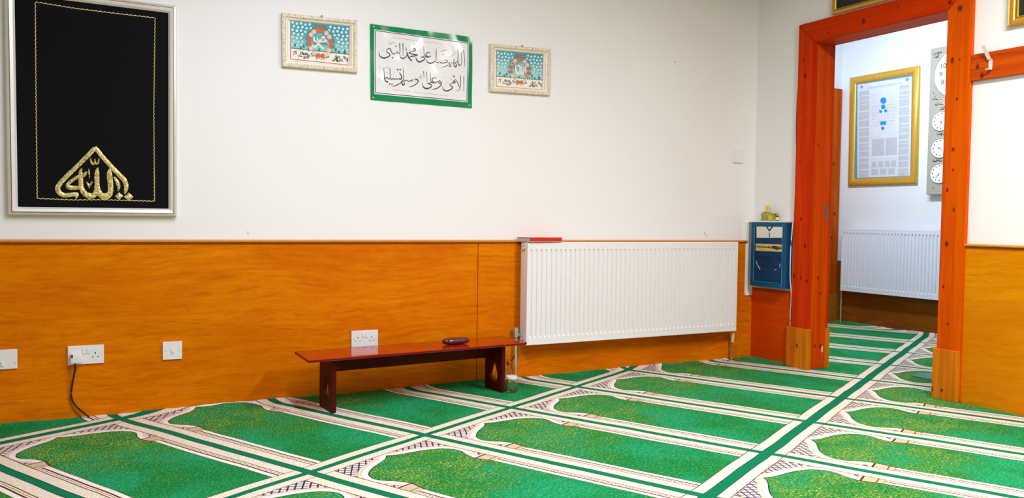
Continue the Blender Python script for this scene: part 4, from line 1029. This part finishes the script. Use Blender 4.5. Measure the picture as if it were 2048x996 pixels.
bm = bmesh.new(); CS.disc(bm, 497, 38, 15, 0, .002, 14); CS.disc(bm, 102, 104, 13, 0, .002, 14); obj('emblem', bm, plain('emblem_blue_grey', (.22, .33, .45), .5), cs)

ck = thing('clock_panel', 'tall silver wall panel with several round clock faces in the next room', 'clock', (FX, 0, 1.21))
cx0, cy0, cy1, cz0, cz1 = FX - .055, .245, -.245, 1.212, 2.448
obj('panel', B((cx0, cy1, cz0), (FX, cy0, cz1), bev=.006), CLK, ck)
def dial(y, z, r, ang=(0, 0), small=True):
    bm = bmesh.new(); lathe(bm, [(r * 1.09, .0), (r * 1.09, -.006), (r * 1.02, -.010), (r, -.003)], (cx0, y, z), 40, 'x', 0, False); d = obj('dial_rim', bm, CLK_R, ck, True)
    obj('dial', lathe(bmesh.new(), [(r, -.002), (.0005, -.0025)], (cx0 - .0005, y, z), 40, 'x'), CLK_W, d)
    bm = bmesh.new()
    for k in range(12):
        a_ = k * PI / 6; yy, zz = y - math.sin(a_) * r * .78, z + math.cos(a_) * r * .78; s_ = r * .045
        if small: box(bm, (cx0 - .0045, yy - s_, zz - s_ * 1.5), (cx0 - .0028, yy + s_, zz + s_ * 1.5))
    for a_, L_, w_ in ((ang[0], .52, .035), (ang[1], .80, .025)):
        dy, dz = -math.sin(a_), math.cos(a_); ny, nz = -dz * r * w_, dy * r * w_
        q_ = [(y + ny, z + nz), (y + dy * r * L_, z + dz * r * L_), (y - ny, z - nz)]
        bm.faces.new([bm.verts.new((cx0 - .007, a, b)) for a, b in q_]); bm.faces.new([bm.verts.new((cx0 - .0065, a, b)) for a, b in q_[::-1]])
    obj('hands', bm, CLK_N, d); return d
DL = dial(0.010, 2.215, .192, (2.0, 2.2), small=False)
for s_, a_ in (('10', 300), ('9', 270), ('8', 240), ('11', 330), ('12', 0), ('1', 30), ('2', 60), ('3', 90), ('4', 120), ('5', 150), ('6', 180), ('7', 210)):
    r_ = .192 * .70; th = math.radians(a_)
    text_mesh('numeral', s_, .060, CLK_N, DL, (cx0 - .0035, .010 - math.sin(th) * r_, 2.215 + math.cos(th) * r_), 'x', .0005)
for z_, g1, g2 in ((1.828, 2.75, 3.15), (1.602, -1.5, 2.6), (1.390, 3.75, 3.8)):
    dial(.128, z_, .080, (g1, g2)); dial(-.105, z_, .080, (1.1, .3))
bm = bmesh.new()
for pts in ([(-.006, .235, 1.250), (-.006, .235, 1.275), (-.006, .215, 1.290), (-.006, .05, 1.290)], [(-.006, .235, 1.25), (-.006, .22, 1.232), (-.006, .05, 1.232)]):
    tube(bm, [(cx0 + .004, y, z) for _, y, z in pts], .0045, 6, 3)
tube(bm, [(cx0 + .001, .205, 2.06), (cx0 + .001, .10, 1.955)], .004, 6, 1)
obj('moulded_lines', bm, CLK_R, ck, True)
bm = bmesh.new(); K = Sheet(0, cx0 - .0008, 1840, 80, 6.233); K2 = Sheet(0, cx0 - .0008, 1840, 220, 5.533)
for P in (((170, 190, 6), (205, 165, 9), (235, 175, 10), (205, 215, 9), (180, 212, 6)), ((215, 150, 8), (245, 158, 9), (270, 150, 8)), ((255, 140, 6), (268, 165, 8)), ((195, 225, 5), (235, 210, 8)),
          ((165, 655, 5), (180, 680, 8), (200, 690, 6)), ((155, 745, 7), (180, 735, 9), (215, 742, 8), (255, 738, 7)), ((180, 700, 5), (200, 715, 6), (225, 722, 6)), ((180, 800, 8), (205, 815, 8), (225, 795, 8), (250, 805, 8), (300, 800, 7)),
          ((245, 870, 7), (275, 862, 9), (300, 868, 9)), ((262, 835, 6), (290, 850, 8), (305, 825, 6))):
    K.ribbon(bm, list(P), 4)
for x, y in ((180, 215), (165, 655), (205, 700), (215, 715), (238, 715), (262, 740), (215, 780), (265, 780)): K.disc(bm, x, y, 5, seg=6)
for P in (((185, 262, 6), (205, 272, 9), (230, 262, 9), (262, 268, 8)), ((230, 258, 7), (238, 280, 8), (225, 290, 5)), ((205, 242, 4), (215, 250, 5)),
          ((135, 562, 7), (165, 572, 9), (195, 560, 8), (225, 568, 8), (248, 560, 6)), ((180, 535, 5), (185, 560, 7)), ((210, 538, 5), (212, 560, 7)), ((150, 550, 5), (160, 562, 6))):
    K2.ribbon(bm, list(P), 4)
K2.disc(bm, 148, 865, 6, seg=8)
obj('script', bm, INK, ck)
# second doorway casing on the hall's back wall
d2 = thing('door_2', None, None, (1.7, FY1, 0), kind='structure')
obj('casing_board', B((2.135, FY1 - .024, .29), (2.262, FY1, 2.238), bev=.004), PINE_FAR, d2)
obj('plinth_block', B((2.125, FY1 - .034, .010), (2.264, FY1, .288), bev=.003), plain('brown_plinth', (.36, .13, .012), .4, .15), d2)
obj('casing_board', B((1.13, FY1 - .024, .010), (1.257, FY1, 2.238), bev=.004), PINE_FAR, d2)
obj('casing_head', B((1.2575, FY1 - .024, 2.115), (2.1345, FY1, 2.238), bev=.004), PINE_FAR, d2)
lf_ = obj('door_leaf', B((1.26, FY1 - .012, .02), (2.13, FY1, 2.11), bev=.003), PINE_FAR, d2)
# mat corner seen past the right casing
bm = bmesh.new(); q = [(1824, 753), (1838, 747), (1878, 747), (1878, 764)]; P = [at(x, y, 2, .0105) for x, y in q]
for p in P: p.z = .0115
a_ = [bm.verts.new(p) for p in P]; b_ = [bm.verts.new((p.x, p.y, .0165)) for p in P]
bm.faces.new(a_); bm.faces.new(b_)
for i in range(4): bm.faces.new((a_[i], a_[(i + 1) % 4], b_[(i + 1) % 4], b_[i]))
bmesh.ops.recalc_face_normals(bm, faces=bm.faces[:])
tag(obj('floor_mat', bm, plain('grey_green_mat', (.12, .25, .215), .9, .2), origin=tuple(P[0])), 'thin grey-blue mat on the carpet just beyond the right door casing', 'mat')
# hairline crack and specks in the plaster
bm = bmesh.new(); S = Sheet(1, -.0004, 0, 0, 1)
S.ribbon(bm, [(1408, 464, .5), (1410, 468, .8), (1412, 470, .6), (1414.5, 475, .5)], 3); S.ribbon(bm, [(495, 462, .5), (496, 466, 1), (496, 470, .5)], 3); S.disc(bm, 1350, 124, 1.2, seg=7)
obj('crack', bm, plain('crack_brown', (.25, .18, .12), .8), bpy.data.objects['wall_back'])

# ------------------------------------------------------------------ lights
def area(name, loc, sx, sy, power, col, rot=(0, 0, 0)):
    l = bpy.data.lights.new(name, 'AREA'); l.shape = 'RECTANGLE'; l.size = sx; l.size_y = sy; l.energy = power; l.color = col
    o = bpy.data.objects.new(name, l); COL.objects.link(o); o.location = loc; o.rotation_euler = rot; return o
area('ceiling_light', (-1.15, -3.0, H - .08), .25, 1.2, 104, (1.0, .945, .935))
area('ceiling_light', (-3.2, -1.9, H - .08), .25, 1.2, 58, (.87, .895, 1.0))
area('ceiling_light', (-4.3, -3.6, H - .08), .25, 1.2, 22, (.87, .90, 1.0))
area('hall_light', (.95, -.1, H - .12), .25, 1.4, 50, (.80, .885, 1), (0, -.55, 0))
w = bpy.data.worlds.new('world'); scene.world = w; w.use_nodes = True
w.node_tree.nodes['Background'].inputs[0].default_value = (.9, .95, 1, 1); w.node_tree.nodes['Background'].inputs[1].default_value = .3
scene.view_settings.view_transform = 'Standard'; scene.view_settings.look = 'None'; scene.view_settings.gamma = 1; scene.view_settings.use_curve_mapping = False
scene.view_settings.exposure = 0.0
scene.cycles.max_bounces = 10; scene.cycles.diffuse_bounces = 6; scene.cycles.transparent_max_bounces = 12
scene.cycles.use_denoising = True
